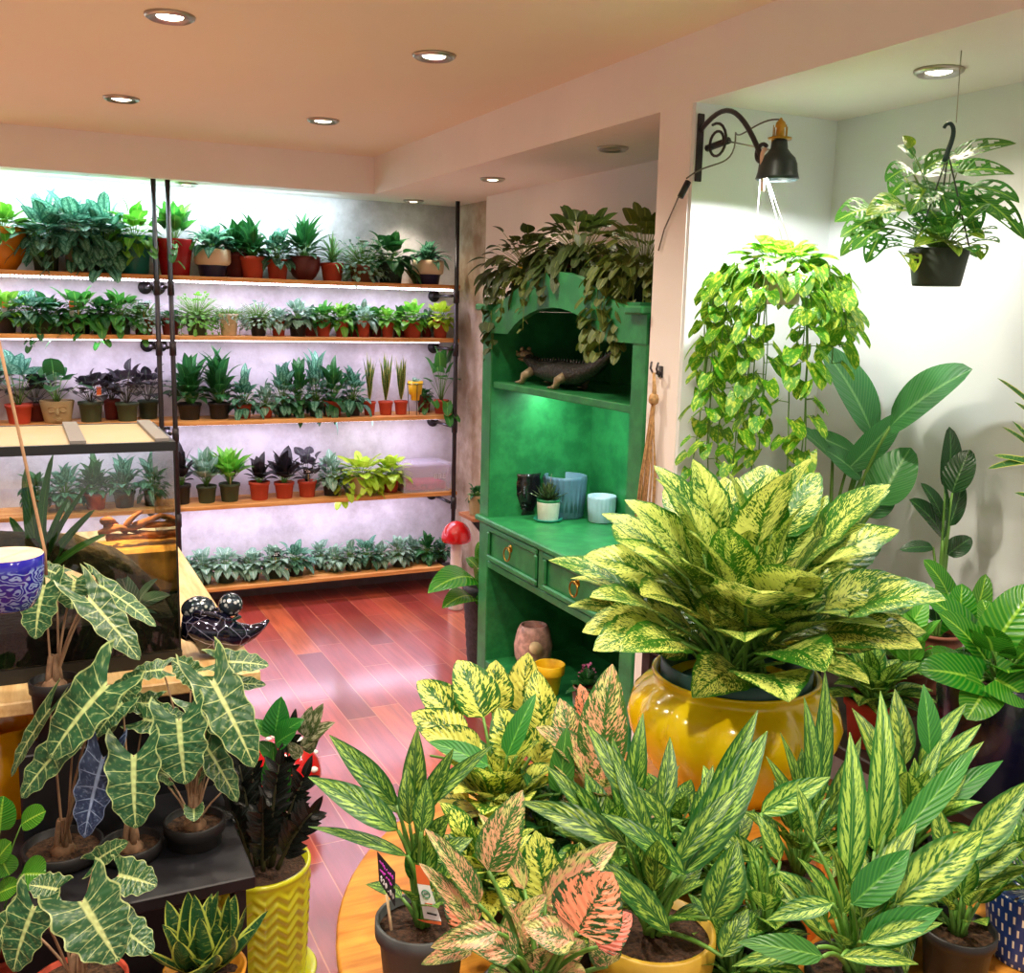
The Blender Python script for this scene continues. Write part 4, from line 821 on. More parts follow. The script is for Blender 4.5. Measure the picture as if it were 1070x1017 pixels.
# ------------------------------------------------------------------ hanging swiss cheese plant
YM = 1.72; pc = P(978, 299, y=YM); k = mpp(pc); base = tuple(float(q) for q in pc); ph = 38*k; pr = 30*k
t = thing('hanging_swiss_cheese_plant', 'swiss cheese plant in a dark green plastic pot hanging from the alcove ceiling', 'hanging plant', base)
pot_mesh(base, pr, ph, 'cyl', rb=pr*.8).build('pot', potmat('dkgreen'), t); soil_mesh(base, pr, ph).build('soil', M_SOIL, t)
h0 = P(990, 150, y=YM); hx_, hy_, hz_ = base[0], base[1], float(P(985, 160, y=YM)[2]); mb = MB()
for a in (.9, 3.0, 5.1): mb.tube([(base[0]+pr*math.cos(a), base[1]+pr*math.sin(a), base[2]+ph), (hx_, hy_, hz_)], .002, 5)
mb.build('hanger_arms', potmat('dkgreen'), t)
mb = MB(); M_HK = mat('green_plastic_hook', '123a34', .35, var=0); kk = k
pts = [(hx_+dx*k*_r[0], hy_+dx*k*_r[1], hz_+dz*k) for dx, dz in ((-3, -8), (-2, 2), (3, 12), (6, 20), (5, 29), (0, 33), (-5, 31), (-7, 25))]
mb.tube(bz(*pts, n=16), .0065, 8, .004); mb.build('hook', M_HK, t)
mb = MB(); mb.tube([(pts[4][0], pts[4][1], pts[4][2]+.003), (hx_+.01, hy_, ZS-.001)], .0012, 5); tag(mb.build('ceiling_wire', M_CHROME, None), 'thin wire from the alcove ceiling holding the green plant hook', 'wire')
f = MB(xmax=2.27); fy = MB(xmax=2.27); st = MB(xmax=2.27); dref = depth(base)
def hl(fo, st_, root, b, tip, wpx, db=0., dt=0., prof='lance', arch=.12, tilt=.0, n=10, m=6, dr=None, camw=.55, sr=.003, **kw):
    """one leaf: joint b and tip in photo pixels at depths dr+db, dr+dt; petiole back to root"""
    dr = dr if dr else 2.
    B = P(*b, d=dr+db); Tp = P(*tip, d=dr+dt)
    up = -_f*camw+np.array([0, 0, .6])+_r*tilt
    leaf(fo, B, Tp, wpx*dr/FPX, up, arch, prof, kw.pop('fold', .18), n, m, **kw)
    if st_ is not None and root is not None:
        rt = np.array(root)+np.array([R(-.01, .01), R(-.01, .01), 0]); c_ = (rt*.55+B*.45)+np.array([0, 0, .12*np.linalg.norm(B-rt)])+((B-rt)*np.array([.0, 0, .12]))
        st_.tube(bz(rt, c_, B, n=7), sr, 6, sr*.6)
rt = (base[0], base[1], base[2]+ph*.9)
MONL = [((955, 185), (938, 250), 0), ]
for (b, tp, w_, dt, tl, y_) in [((913, 218), (872, 232), 30, -.05, .2, 0), ((920, 226), (878, 248), 28, 0, .3, 0), ((915, 232), (878, 268), 26, .05, 0, 0), ((926, 238), (890, 262), 26, -.1, 0, 0), ((948, 215), (905, 225), 32, -.1, .1, 1),
        ((945, 190), (930, 205), 30, .1, .3, 0), ((952, 155), (943, 142), 17, 0, 0, 1), ((955, 165), (938, 152), 18, .0, 0, 0), ((955, 205), (945, 188), 20, -.12, .2, 1), ((965, 178), (1000, 162), 34, -.05, -.2, 0), ((955, 182), (1020, 175), 34, .05, 0, 0),
        ((995, 165), (1062, 150), 24, -.05, -.3, 0), ((1000, 180), (1060, 182), 30, .0, -.3, 0), ((1010, 195), (1065, 212), 32, -.1, 0, 0), ((1020, 205), (1070, 250), 34, -.05, 0, 0), ((1030, 222), (1072, 245), 30, .1, .3, 0), ((990, 200), (1035, 215), 34, 0, 0, 0),
        ((990, 252), (955, 258), 26, -.15, 0, 1), ((975, 250), (1002, 268), 24, -.15, .2, 1), ((990, 245), (1028, 250), 28, -.12, 0, 1), ((1015, 255), (1025, 272), 20, -.1, 0, 1), ((945, 265), (955, 285), 20, -.15, 0, 1), ((970, 195), (950, 225), 32, -.1, 0, 0),
        ((975, 190), (990, 225), 34, -.08, .1, 0), ((1000, 205), (1020, 245), 34, -.06, 0, 0), ((920, 245), (905, 275), 20, 0, 0, 0), ((965, 215), (990, 250), 30, -.1, 0, 0), ((950, 175), (925, 190), 26, 0, 0, 0), ((935, 205), (910, 245), 28, 0, 0, 0)]:
    hl(fy if y_ else f, st, rt, b, tp, w_*1.15, 0, dt, 'ovate', .15, tl, n=12, m=8, dr=dref, holes=w_ > 19, sr=.0018)
rosette(f, st, rt, .16, .14, 16, .07, pet=.6, prof='ovate', e0=0, e1=85, ns=12, m=8, holes=True, sr=.0018)
f.build('foliage', L_MON, t); fy.build('new_foliage', L_MONY, t)['label'] = 'yellow-green new leaves'; st.build('stems', M_STEM, t)
# ------------------------------------------------------------------ tables and benches
g = G('honey_wood'); tc = g.n('ShaderNodeTexCoord').outputs['Object']; mp = g.n('ShaderNodeMapping'); mp.inputs['Scale'].default_value = (3, 26, 26); mp.inputs['Rotation'].default_value = (0, 0, .5); g.t.links.new(tc, mp.inputs[0])
nz = g.noise(mp.outputs[0], 1.5, 5., .6); g.put(g.b.inputs['Base Color'], g.mix(g.ss(nz, .3, .7), lin('a8641c'), lin('d9973a'))); g.b.inputs['Roughness'].default_value = .35; M_HONEY = g.m
TZ = .70; TC = (.965, 1.215)
t = thing('round_table', 'round honey-coloured wooden table holding the speckled foreground plants', 'table', (TC[0], TC[1], 0))
MB().lathe([(.52, TZ-.030), (.585, TZ-.028), (.597, TZ-.016), (.597, TZ-.006), (.592, TZ), (.3, TZ)], (TC[0], TC[1], 0), 96).build('tabletop', M_HONEY, t)
MB().lathe([(.05, .04), (.05, .08), (.035, .3), (.035, .55), (.07, TZ-.031)], (TC[0], TC[1], 0), 24).build('pedestal', M_HONEY, t)
MB().lathe([(.26, 0), (.27, .01), (.26, .03), (.06, .05)], (TC[0], TC[1], 0), 40).build('base', M_HONEY, t)
M_DKW = mat('dark_wood', '2a1f1a', .5, var=.2, scale=8); M_BLACK = mat('black_painted', '15151b', .45, var=.1)
def bench(name, label, x0, y0, x1, y1, z, m, th=.03, leg=.04, lm=None):
    t = thing(name, label, 'bench', ((x0+x1)/2, (y0+y1)/2, 0)); MB().box((x0, y0, z-th), (x1, y1, z), .004).build('top', m, t, False)
    for x in (x0+leg, x1-leg):
        for y in (y0+leg, y1-leg): MB().box((x-leg/2, y-leg/2, 0), (x+leg/2, y+leg/2, z-th)).build('leg', lm or m, t, False)
    return t
bench('plant_bench', 'dark wooden plant bench along the alcove wall', 1.62, .95, 2.27, 2.47, .70, M_DKW)
# left: pine bench with dark cabinet, lower black steps
g = G('pale_pine'); tc = g.n('ShaderNodeTexCoord').outputs['Object']; mp = g.n('ShaderNodeMapping'); mp.inputs['Scale'].default_value = (30, 2.5, 30); g.t.links.new(tc, mp.inputs[0])
nz = g.noise(mp.outputs[0], 1.2, 5., .6); g.put(g.b.inputs['Base Color'], g.mix(g.ss(nz, .3, .7), lin('c99a5e'), lin('eccb92'))); g.b.inputs['Roughness'].default_value = .5; M_PALE = g.m
BZ = .75
t = thing('display_bench', 'pale pine bench on a dark base carrying the glass terrarium', 'bench', (.1, 3.3, 0))
MB().box((-1.0, 2.44, BZ-.035), (.505, 4.25, BZ), .004).build('top', M_PALE, t, False)
MB().box((.08, 2.50, .0), (.47, 4.2, BZ-.036)).build('cabinet', M_BLACK, t, False)
MB().box((-.96, 2.50, .0), (-.90, 2.56, BZ-.036)).build('leg', M_BLACK, t, False)
MB().box((-.96, 4.14, .0), (-.90, 4.20, BZ-.036)).build('leg', M_BLACK, t, False)
t = thing('plant_step', 'black upper step below the terrarium bench', 'step', (.1, 2.2, 0))
MB().box((-.12, 2.02, .42), (.40, 2.48, .45), .003).build('tread', M_BLACK, t, False); MB().box((-.10, 2.40, 0), (.38, 2.47, .42)).build('riser', M_BLACK, t, False)
for x in (-.11, .37): MB().box((x-.012, 2.04, 0), (x+.012, 2.10, .419)).build('leg', M_BLACK, t, False)
t = thing('plant_step', 'dark brown lower step at the front left', 'step', (.05, 1.8, 0))
MB().box((-.30, 1.55, .25), (.33, 1.99, .28), .003).build('tread', mat('red_brown_board', '6b2e18', .5, var=.2), t, False)
for x in (-.27, .30):
    for y in (1.58, 1.95): MB().box((x-.015, y-.015, 0), (x+.015, y+.015, .249)).build('leg', M_BLACK, t, False)
# ------------------------------------------------------------------ terrarium
g = G('clear_glass'); gl = g.n('ShaderNodeBsdfGlossy'); gl.inputs['Roughness'].default_value = .02; tp = g.n('ShaderNodeBsdfTransparent'); tp.inputs[0].default_value = (.93, .96, .94, 1)
fr = g.n('ShaderNodeFresnel'); fr.inputs[0].default_value = 1.45; mx = g.n('ShaderNodeMixShader'); g.t.links.new(fr.outputs[0], mx.inputs[0]); g.t.links.new(tp.outputs[0], mx.inputs[1]); g.t.links.new(gl.outputs[0], mx.inputs[2]); g.t.links.new(mx.outputs[0], g.out.inputs[0]); M_GLASS = g.m
X0, X1, Y0, Y1, Z0, Z1 = -.52, .335, 2.56, 3.0, BZ+.001, 1.315
t = thing('glass_terrarium', 'large black-framed glass terrarium with wood and plants on the pine bench', 'terrarium', ((X0+X1)/2, (Y0+Y1)/2, Z0))
fr_ = mat('black_frame', '121314', .35, var=0)
for z0_, z1_ in ((Z0, Z0+.035), (Z1-.022, Z1)):
    mb = MB(); mb.box((X0, Y0, z0_), (X1, Y0+.014, z1_)); mb.box((X0, Y1-.014, z0_), (X1, Y1, z1_)); mb.box((X0, Y0+.014, z0_), (X0+.014, Y1-.014, z1_)); mb.box((X1-.014, Y0+.014, z0_), (X1, Y1-.014, z1_))
    mb.build('base_frame' if z0_ == Z0 else 'top_frame', fr_, t, False)
mb = MB()
for x in (X0+.002, X1-.006):
    for y in (Y0+.002, Y1-.006): mb.box((x, y, Z0+.035), (x+.004, y+.004, Z1-.022))
mb.build('corner_seals', fr_, t, False)
for nm, a, b in (('front_pane', (X0+.007, Y0+.003, Z0+.035), (X1-.007, Y0+.006, Z1-.022)), ('back_pane', (X0+.007, Y1-.006, Z0+.035), (X1-.007, Y1-.003, Z1-.022)), ('side_pane', (X1-.006, Y0+.008, Z0+.035), (X1-.003, Y1-.008, Z1-.022)), ('side_pane', (X0+.003, Y0+.008, Z0+.035), (X0+.006, Y1-.008, Z1-.022))):
    MB().box(a, b).build(nm, M_GLASS, t, False)
g = G('fine_mesh_lid'); g.b.inputs['Base Color'].default_value = lin('c9b48c'); g.b.inputs['Roughness'].default_value = .5; g.b.inputs['Metallic'].default_value = .3; g.b.inputs['Alpha'].default_value = .7
MB().box((X0+.015, Y0+.015, Z1-.004), (X1-.015, Y1-.015, Z1-.001)).build('mesh_lid', g.m, t, False)
mb = MB(); mb.box((.10, Y0+.01, Z1+.0005), (.135, Y1-.01, Z1+.008)); mb.box((X1-.045, Y0+.01, Z1+.0005), (X1-.012, Y1-.01, Z1+.008)); mb.build('lid_rail', mat('grey_rail', '7a7470', .5, var=0), t, False)
MB().box((X0+.015, Y0+.015, Z0+.007), (X1-.015, Y1-.015, Z0+.12)).build('substrate', mat('dark_substrate', '1d1410', .95, var=.5, scale=60, bump=.6), t, False)
def twisty(name, label, pts, rads, m, seed=0, cat='driftwood'):
    mb = MB(); tubev(mb, pts, rads, 12)
    me = mb.V[0]; rng = np.random.default_rng(seed); me += rng.normal(size=me.shape)*.0035
    return tag(mb.build(name, m, None), label, cat)
M_BARK = mat('mossy_bark', '4a3a24', .95, var=.55, scale=35, bump=1); M_SPW = mat('orange_driftwood', 'b0683a', .8, var=.3, scale=40, bump=.5)  # driftwood is one orange-brown with random tone variation
twisty('bark_log', 'mossy brown log arching across the inside of the terrarium', bz((-.25, 2.80, .98), (.0, 2.78, 1.06), (.18, 2.76, 1.04), (.28, 2.74, .88), n=12), [.03, .04, .045, .05, .05, .048, .045, .042, .04, .038, .035, .03], M_BARK)
def pw(px, py, y): return tuple(P(px, py, y=y))
t = thing('root_driftwood', 'orange branching driftwood on the yellow ledge inside the terrarium', 'driftwood', pw(140, 555, 2.85))
mb = MB()
for a, b, c_ in (((105, 558), (125, 545), (150, 560)), ((110, 548), (135, 558), (160, 545)), ((130, 555), (135, 540), (148, 535)), ((140, 550), (165, 540), (178, 535)), ((145, 558), (165, 560), (182, 553)), ((150, 548), (170, 550), (180, 545)), ((112, 562), (140, 560), (172, 562)), ((108, 545), (115, 540), (122, 548))):
    mb.tube(bz(pw(*a, 2.86), pw(*b, 2.82), pw(*c_, 2.88), n=8), .011, 7, .005)
mb.build('branches', M_SPW, t)
a_ = P(100, 568, y=2.86); b_ = P(150, 568, y=2.86)
tag(MB().box((a_[0], 2.80, .872), (P(182, 568, y=2.86)[0], 2.95, a_[2]-.012), .01).build('ledge', mat('yellow_foam_ledge', 'd99a3a', .7, var=.3, scale=20), None, False), 'yellow-brown ledge inside the terrarium under the driftwood', 'ledge')
light('terrarium_lamp', 'SPOT', (.20, 2.82, 1.30), 9, (1, .72, .36), (0, 0, 0), spot_size=1.3, spot_blend=.8, shadow_soft_size=.02)
def tankplant(label, rootpx, y, leaves, lm, prof='strap'):
    r0 = P(*rootpx, y=y); base = (float(r0[0]), y, BZ+.1215); t = thing('terrarium_plant', label, 'plant', base); f = MB(ymin=Y0+.012, ymax=Y1-.012, xmax=X1-.012); st = MB()
    d_ = depth(base); stem(st, base, (base[0], base[1], float(r0[2])), .006)
    for b, tp, w_ in leaves: hl(f, st, (base[0], base[1], max(float(r0[2])-.02, BZ+.14)), b, tp, w_, R(-.02, .02), R(-.06, .02), prof, .1, R(-.3, .3), dr=d_)
    f.build('leaves', lm, t); st.build('stems', M_STEM, t)
tankplant('tall sword-leaved green plant inside the left of the terrarium', (45, 595), 2.72, [((45, 590), (56, 473), 17), ((42, 590), (26, 490), 20), ((48, 590), (95, 505), 16), ((50, 592), (100, 532), 15), ((52, 595), (112, 558), 16), ((40, 590), (10, 540), 14), ((48, 585), (72, 520), 16), ((44, 590), (36, 505), 14)], L_MID)
tankplant('broad grey-green plant inside the right of the terrarium', (140, 640), 2.68, [((140, 635), (125, 597), 24), ((142, 635), (178, 622), 22), ((142, 635), (165, 605), 20), ((140, 640), (112, 640), 18), ((144, 640), (170, 650), 14)], L_SILV, 'ovate')
# hanging blue pot
pc = P(10, 636, y=2.15); k = mpp(pc); base = tuple(float(q) for q in pc); r_ = 36*k; h_ = 58*k
t = thing('hanging_blue_pot', 'cobalt blue pot with pale leaf pattern hanging from twine at left edge', 'hanging pot', base)
g = G('cobalt_pattern'); tc = g.n('ShaderNodeTexCoord').outputs['UV']; sp = g.n('ShaderNodeSeparateXYZ'); g.t.links.new(tc, sp.inputs[0])
wv = g.n('ShaderNodeTexNoise'); wv.inputs['Scale'].default_value = 9; wv.inputs['Detail'].default_value = 2; g.t.links.new(tc, wv.inputs['Vector'])
ln = g.M('ABSOLUTE', g.M('SUBTRACT', g.M('FRACT', g.M('MULTIPLY', wv.outputs[0], 9.)), .5))
g.put(g.b.inputs['Base Color'], g.mix(g.M('MULTIPLY', g.ss(ln, .25, .35), g.M('MULTIPLY', g.ss(sp.outputs[1], .44, .40), g.ss(sp.outputs[1], .08, .12))), lin('22209a'), lin('8fa8e0'))); g.b.inputs['Roughness'].default_value = .15; g.b.inputs['Coat Weight'].default_value = .5
MB().lathe([(r_*.55, 0), (r_*.68, h_*.05), (r_*.85, h_*.25), (r_*.95, h_*.5), (r_*.99, h_*.75), (r_, h_*.99), (r_*.97, h_), (r_*.93, h_*.98), (r_*.88, h_*.4), (r_*.3, h_*.2)], base, 48).build('pot', g.m, t)
MB().lathe([(r_*.925, h_*.98), (r_*.985, h_*.994), (r_*.985, h_*1.003), (r_*.925, h_*.99)], base, 48).build('cream_rim', mat('cream_lip', 'e6c8a8', .5), t)
mb = MB(); tp_ = P(-4, 380, y=2.15); tp_ = np.array([base[0]-.02, base[1], tp_[2]+.25])
for a in (.1, 2.2, 4.2): mb.tube([(base[0]+r_*1.02*math.cos(a), base[1]+r_*1.02*math.sin(a), base[2]+h_*.55), (base[0]+r_*1.02*math.cos(a), base[1]+r_*1.02*math.sin(a), base[2]+h_), tuple(tp_), (tp_[0], tp_[1], ZC-.001)], .0035, 6)
mb.build('twine', mat('twine', 'b48f6c', .9, var=.2), t)
# glazed shoe-shaped ornament with studded balls
bp = P(232, 688, z=BZ); k = mpp(bp)
b0 = (float(P(225, 680, y=2.62)[0]), 2.62, BZ+.001); t = thing('shoe_planter', 'dark iridescent pointed shoe-shaped ceramic planter at the bench corner', 'ornament', b0)
g = G('iridescent_glaze'); tc = g.n('ShaderNodeTexCoord').outputs['Object']; vz = g.n('ShaderNodeTexVoronoi', feature='DISTANCE_TO_EDGE'); vz.inputs['Scale'].default_value = 22; g.t.links.new(tc, vz.inputs['Vector'])
g.put(g.b.inputs['Base Color'], g.mix(g.ss(vz.outputs['Distance'], .012, .03), lin('8a8aa8'), lin('14132e'))); g.b.inputs['Roughness'].default_value = .12; g.b.inputs['Metallic'].default_value = .6; g.b.inputs['Coat Weight'].default_value = 1
def sec(px, pz, w_, y=2.60): q = P(px, pz, y=y); return (float(q[0]), float(q[1]), float(q[2]), w_*k)
S_ = [sec(194, 668, 10), sec(198, 660, 26), sec(212, 660, 32), sec(228, 662, 32), sec(240, 665, 28), sec(252, 663, 18), sec(264, 660, 11), sec(274, 654, 6), sec(281, 648, 2)]
mb = MB(); tubev(mb, [(a, b, c_) for a, b, c_, _ in S_], [w_*.75 for *_, w_ in S_], 20, .95)
mb.V[0][:, 2] = np.maximum(mb.V[0][:, 2], BZ+.002); mb.build('shoe_body', g.m, t)
mb = MB(); q0 = P(200, 647, y=2.58); 
for r0, px_, py_ in ((0, 0, 0),): mb.tube([tuple(P(a, b, y=y_)) for a, b, y_ in ((196, 650, 2.60), (205, 640, 2.58), (222, 642, 2.565), (238, 650, 2.57), (250, 645, 2.60), (240, 640, 2.65), (215, 634, 2.66), (198, 640, 2.64))], .006, 8)
mb.build('collar_rim', g.m, t)
g = G('studded_glass'); tc = g.n('ShaderNodeTexCoord').outputs['Object']; vz = g.n('ShaderNodeTexVoronoi'); vz.inputs['Scale'].default_value = 75; g.t.links.new(tc, vz.inputs['Vector'])
g.put(g.b.inputs['Base Color'], g.mix(g.ss(vz.outputs['Distance'], .25, .4), lin('e0e4e8'), lin('2a3640'))); g.b.inputs['Roughness'].default_value = .2; g.b.inputs['Metallic'].default_value = .5
for (px_, py_, rp, sx, lab) in ((241, 632, 12.5, 1, 'round dark ball studded with silver dots resting in the shoe planter'), (207, 636, 13, 1.35, 'long mottled silver ball beside the studded ball in the shoe planter')):
    q = P(px_, py_, y=2.62); mb = MB(); mb.ball(tuple(q), rp*k, 20, (sx, 1, 1)); tag(mb.build('ornament_ball', g.m, None), lab, 'ornament')
# ------------------------------------------------------------------ arrow-leaf alocasias on the left
def rimpt(px, py, z): return tuple(float(q) for q in P(px, py, z=z))
def alocasia(label, rim, zr, rpx, hpot, leaves, potc='black', soil=M_SOILL, blue=(), extra=0, dd=0.):
    """rim: photo pixel of the soil centre, zr its height; leaves (joint, tip, width px, depth offset, tilt)"""
    c = rimpt(*rim, zr); d_ = depth(c); k = d_/FPX; r = rpx*k; base = (c[0], c[1], zr-hpot*.9)
    t = thing('arrow_leaf_plant', label, 'potted plant', base)
    pot_mesh(base, r, hpot, 'nursery', 36).build('pot', potmat(potc), t); soil_mesh(base, r, hpot, 30).build('soil', soil, t)
    mb = MB(); root = (c[0], c[1], zr)
    for q in range(4): a = q*1.7; mb.tube([(c[0]+.012*math.cos(a), c[1]+.012*math.sin(a), zr-.012), (c[0]+.010*math.cos(a), c[1]+.010*math.sin(a), zr+.03), (c[0]+.006*math.cos(a+.4), c[1]+.006*math.sin(a+.4), zr+.07)], .009, 8, .006)
    mb.lathe([(.028, -.012), (.026, .004), (.012, .02)], root, 10); mb.build('stem_base', mat('papery_brown', '8a6a50', .8, var=.3, scale=50), t)
    f = MB(); fb = MB(); st = MB()
    for (b, tp, w_, db, tl) in leaves:
        isb = w_ < 0; hl(fb if isb else f, st, root, b, tp, abs(w_)*1.35, db+dd, db-.02+dd, 'arrow', .10, tl, n=26, m=8, dr=d_, lobe=.42, wave=.085, fold=.10, sr=.0032, camw=.6)
    if extra: rosette(f, st, root, .15, .22, extra, .07, pet=.65, prof='arrow', e0=20, e1=80, droop=.6, lobe=.4, wave=.06, ns=20, m=8, sr=.0035)
    f.build('foliage', L_ALO, t); st.build('petioles', M_STEMT, t)
    if fb.V: fb.build('blue_leaf', L_ALOB, t)['label'] = 'leaf turned to its bluish underside'
    return t
t = thing('riser_stand', 'small black riser block on the upper black step', 'stand', (.025, 2.385, .451)); MB().box((-.045, 2.342, .451), (.095, 2.425, .660), .003).build('body', M_BLACK, t, False)
alocasia('small arrow-leaf plant with pale veins in front of the terrarium glass', (57, 716), .795, 25, .15,
         [((46, 612), (37, 668), 42, -.05, 0), ((78, 606), (75, 637), 38, 0, 0), ((92, 625), (146, 690), 36, -.05, .2), ((104, 612), (163, 655), 24, .02, .4), ((60, 600), (30, 590), 20, .04, -.4)])
alocasia('tall arrow-leaf plant with the largest white-veined leaf, leftmost on the black step', (66, 888), .47, 40, .16,
         [((112, 716), (52, 793), 66, -.12, -.1), ((78, 768), (22, 834), 46, -.08, -.2), ((52, 742), (12, 812), 28, -.02, -.5), ((108, 792), (88, 876), -40, -.10, .1), ((120, 740), (150, 700), 34, .04, .3)])
alocasia('arrow-leaf plant with one leaf hanging straight down, middle pot on the black step', (137, 885), .47, 31, .15,
         [((140, 790), (142, 866), 54, -.14, 0), ((128, 735), (100, 770), 34, .0, -.2), ((150, 752), (190, 762), 34, .02, .1), ((165, 745), (196, 757), 26, .05, .2)])
alocasia('arrow-leaf plant with many broad leaves, rightmost pot on the black step', (203, 862), .49, 31, .15,
         [((187, 752), (194, 820), 56, -.10, 0), ((222, 712), (266, 802), 50, -.05, .2), ((228, 692), (281, 696), 30, .0, .3), ((225, 716), (278, 716), 22, .02, .2), ((170, 700), (136, 706), 26, .0, -.3), ((160, 735), (125, 738), 28, .0, -.2), ((212, 775), (248, 838), 32, -.02, .3), ((200, 705), (180, 690), 30, .05, 0), ((205, 735), (240, 770), 34, .0, .2)], extra=4)
alocasia('front arrow-leaf plant with broad drooping leaves at bottom left', (82, 1030), .36, 50, .09,
         [((36, 948), (14, 1016), 52, -.08, -.1), ((86, 942), (124, 1005), 70, -.10, .1), ((124, 915), (164, 926), 42, 0, .2), ((118, 965), (160, 996), 42, -.04, .3), ((100, 900), (134, 880), 26, .05, .2), ((60, 930), (30, 925), 34, .03, -.3), ((15, 960), (-12, 1000), 34, 0, -.3)], potc='terra')
# round-leaf pilea at the left edge
c = rimpt(-6, 1000, .34); t = thing('pilea', 'round-leaved pilea at the far left edge beside the front arrow-leaf plant', 'potted plant', (c[0], c[1], .281)); d_ = depth(c)
pot_mesh((c[0], c[1], .281), .05, .07).build('pot', potmat('terra'), t); f = MB(); st = MB()
for b, tp, w_ in (((0, 868), (4, 832), 36), ((22, 862), (48, 848), 26), ((22, 914), (48, 914), 36), ((-4, 900), (12, 880), 24), ((-4, 935), (20, 925), 24), ((0, 895), (10, 915), 26), ((-10, 880), (-25, 860), 26), ((-5, 945), (-20, 960), 26)):
    hl(f, st, (c[0], c[1], .345), b, tp, w_, -.05, -.05, 'round', .08, 0, n=10, m=6, dr=d_, sr=.002)
f.build('foliage', L_PHIL, t); st.build('stems', M_STEM, t)
# banded sansevieria
c = rimpt(214, 1010, .40); d_ = depth(c); base = (c[0], c[1], .281); t = thing('snake_plant', 'short banded snake plant rosettes in an orange-yellow pot beside the chevron pot', 'potted plant', base)
MB().lathe([(.055, 0), (.06, .004), (.075, .10), (.078, .115), (.072, .115), (.068, .10), (.01, .095)], base, 36).build('pot', mat('orange_glaze', 'd08a1e', .4), t); soil_mesh(base, .075, .112).build('soil', M_SOIL, t)
f = MB()
for cx_, n_ in ((-.028, 11), (.03, 11), (0., 8)):
    o_ = np.array([c[0]+cx_, c[1]+R(-.02, .02), .385])
    for i in range(n_):
        a = i*2.4+cx_*50; e = math.radians(38+48*i/n_); L = R(.11, .16); dd = np.array([math.cos(a)*math.cos(e), math.sin(a)*math.cos(e), math.sin(e)])
        leaf(f, o_+dd*.008, o_+dd*L, .044, (0, 0, 1) if e < 1.1 else (math.cos(a+PI), math.sin(a+PI), .2), -.12, 'blade', .45, 12, 6)
f.build('foliage', L_SANS, t)
# raven ZZ in the chevron pot
c = rimpt(272, 905, .30); cx, cy = c[0], c[1]; k = mpp(c); r = 52*k; base = (cx, cy, .0)
t = thing('saucer', 'glossy yellow-green saucer on the floor under the chevron pot', 'saucer', (cx, cy, 0)); M_CHV = mat('chartreuse_glaze', 'c3c41c', .22, var=.05, coat=.5)
MB().lathe([(r*.75, .001), (r*.98, .004), (r*1.10, .022), (r*1.07, .025), (r*.95, .012), (r*.3, .010)], (cx, cy, 0), 60).build('body', M_CHV, t)
C.objects  # keep order
t['label'] = 'glossy chartreuse saucer on the floor under the chevron pot'
base = (cx, cy, .013); t = thing('zz_plant', 'near-black raven zz plant with green new growth in a chartreuse chevron pot', 'potted plant', base)
prof = [(r*.86, 0)]+[(r*(.87+.12*q/60), .003+.285*q/60) for q in range(61)]+[(r*1.0, .290), (r*1.0, .300), (r*.93, .300), (r*.9, .26), (r*.2, .255)]
def chv(rr, z, a, j):
    if not (2 < j < 60): return rr
    tri = abs(((a/(2*PI)*13) % 1)-.5)*2; return rr+.0028*math.sin(2*PI*(z-tri*.026)/.030)*min(1, (60-j)/6, j/6)
MB().lathe(prof, base, 208, fn=chv).build('pot', M_CHV, t); soil_mesh(base, r*.97, .318).build('soil', M_SOIL, t)
f = MB(); fg = MB(); st = MB(); o_ = np.array([cx, cy, .27]); d_ = depth(c)
def zzstem(fo, bpx, tpx, n_, lw, db=0., sl=.065, r0=.006):
    b = P(*bpx, d=d_+db*.3); e = P(*tpx, d=d_+db); pts = bz(b, (b+e)/2+np.array([0, 0, .03]), e, n=n_+2); st.tube(pts, r0, 8, r0*.3)
    ax = nrm(e-b); sd = nrm(np.cross(ax, _f))
    for i in range(2, n_+1):
        for s_ in (-1, 1):
            dv = nrm(sd*s_*.8+ax*.75+_f*R(-.6, .3)); L = sl*R(.85, 1.1)*(1-.3*abs(i/n_-.5))
            leaf(fo, pts[i], pts[i]+dv*L, lw, -_f+np.array([0, 0, .4]), .12, 'ovate', .25, 7, 4)
    leaf(fo, pts[-1], pts[-1]+ax*sl, lw, -_f, .1, 'ovate', .25, 7, 4)
for bpx, tpx, db in (((268, 905), (250, 800), -.03), ((272, 905), (262, 790), .05), ((278, 905), (292, 800), -.06), ((284, 905), (318, 812), -.02), ((290, 908), (326, 850), -.08), ((262, 905), (243, 848), -.08), ((275, 910), (275, 850), -.10), ((282, 905), (305, 765), .03)): zzstem(f, bpx, tpx, 10, .022, db, .058)
f.build('foliage', L_ZZ, t)
for b, tp, w_, db in (((287, 770), (294, 728), 28, 0), ((284, 768), (262, 752), 16, 0), ((290, 770), (318, 752), 22, -.03), ((288, 778), (310, 764), 24, -.05), ((286, 790), (270, 775), 18, .02), ((288, 830), (286, 780), 26, 0), ((290, 850), (303, 800), 22, -.02)): hl(fg, None, None, b, tp, w_, db, db, 'ovate', .12, R(-.2, .2), n=9, m=6, dr=d_)
st.tube(bz(P(282, 905, d=d_), P(292, 840, d=d_), P(288, 765, d=d_), n=8), .006, 8, .003); fg.build('new_growth', L_ZZG, t)['label'] = 'bright green new leaves'
f = MB(); 
for b, tp, w_ in (((318, 770), (326, 738), 18), ((320, 772), (350, 755), 16), ((322, 768), (338, 735), 16), ((318, 785), (334, 765), 18), ((314, 792), (300, 775), 14), ((316, 780), (342, 762), 14)): hl(f, None, None, b, tp, w_, -.02, -.02, 'ovate', .12, R(-.2, .2), n=9, m=6, dr=d_)
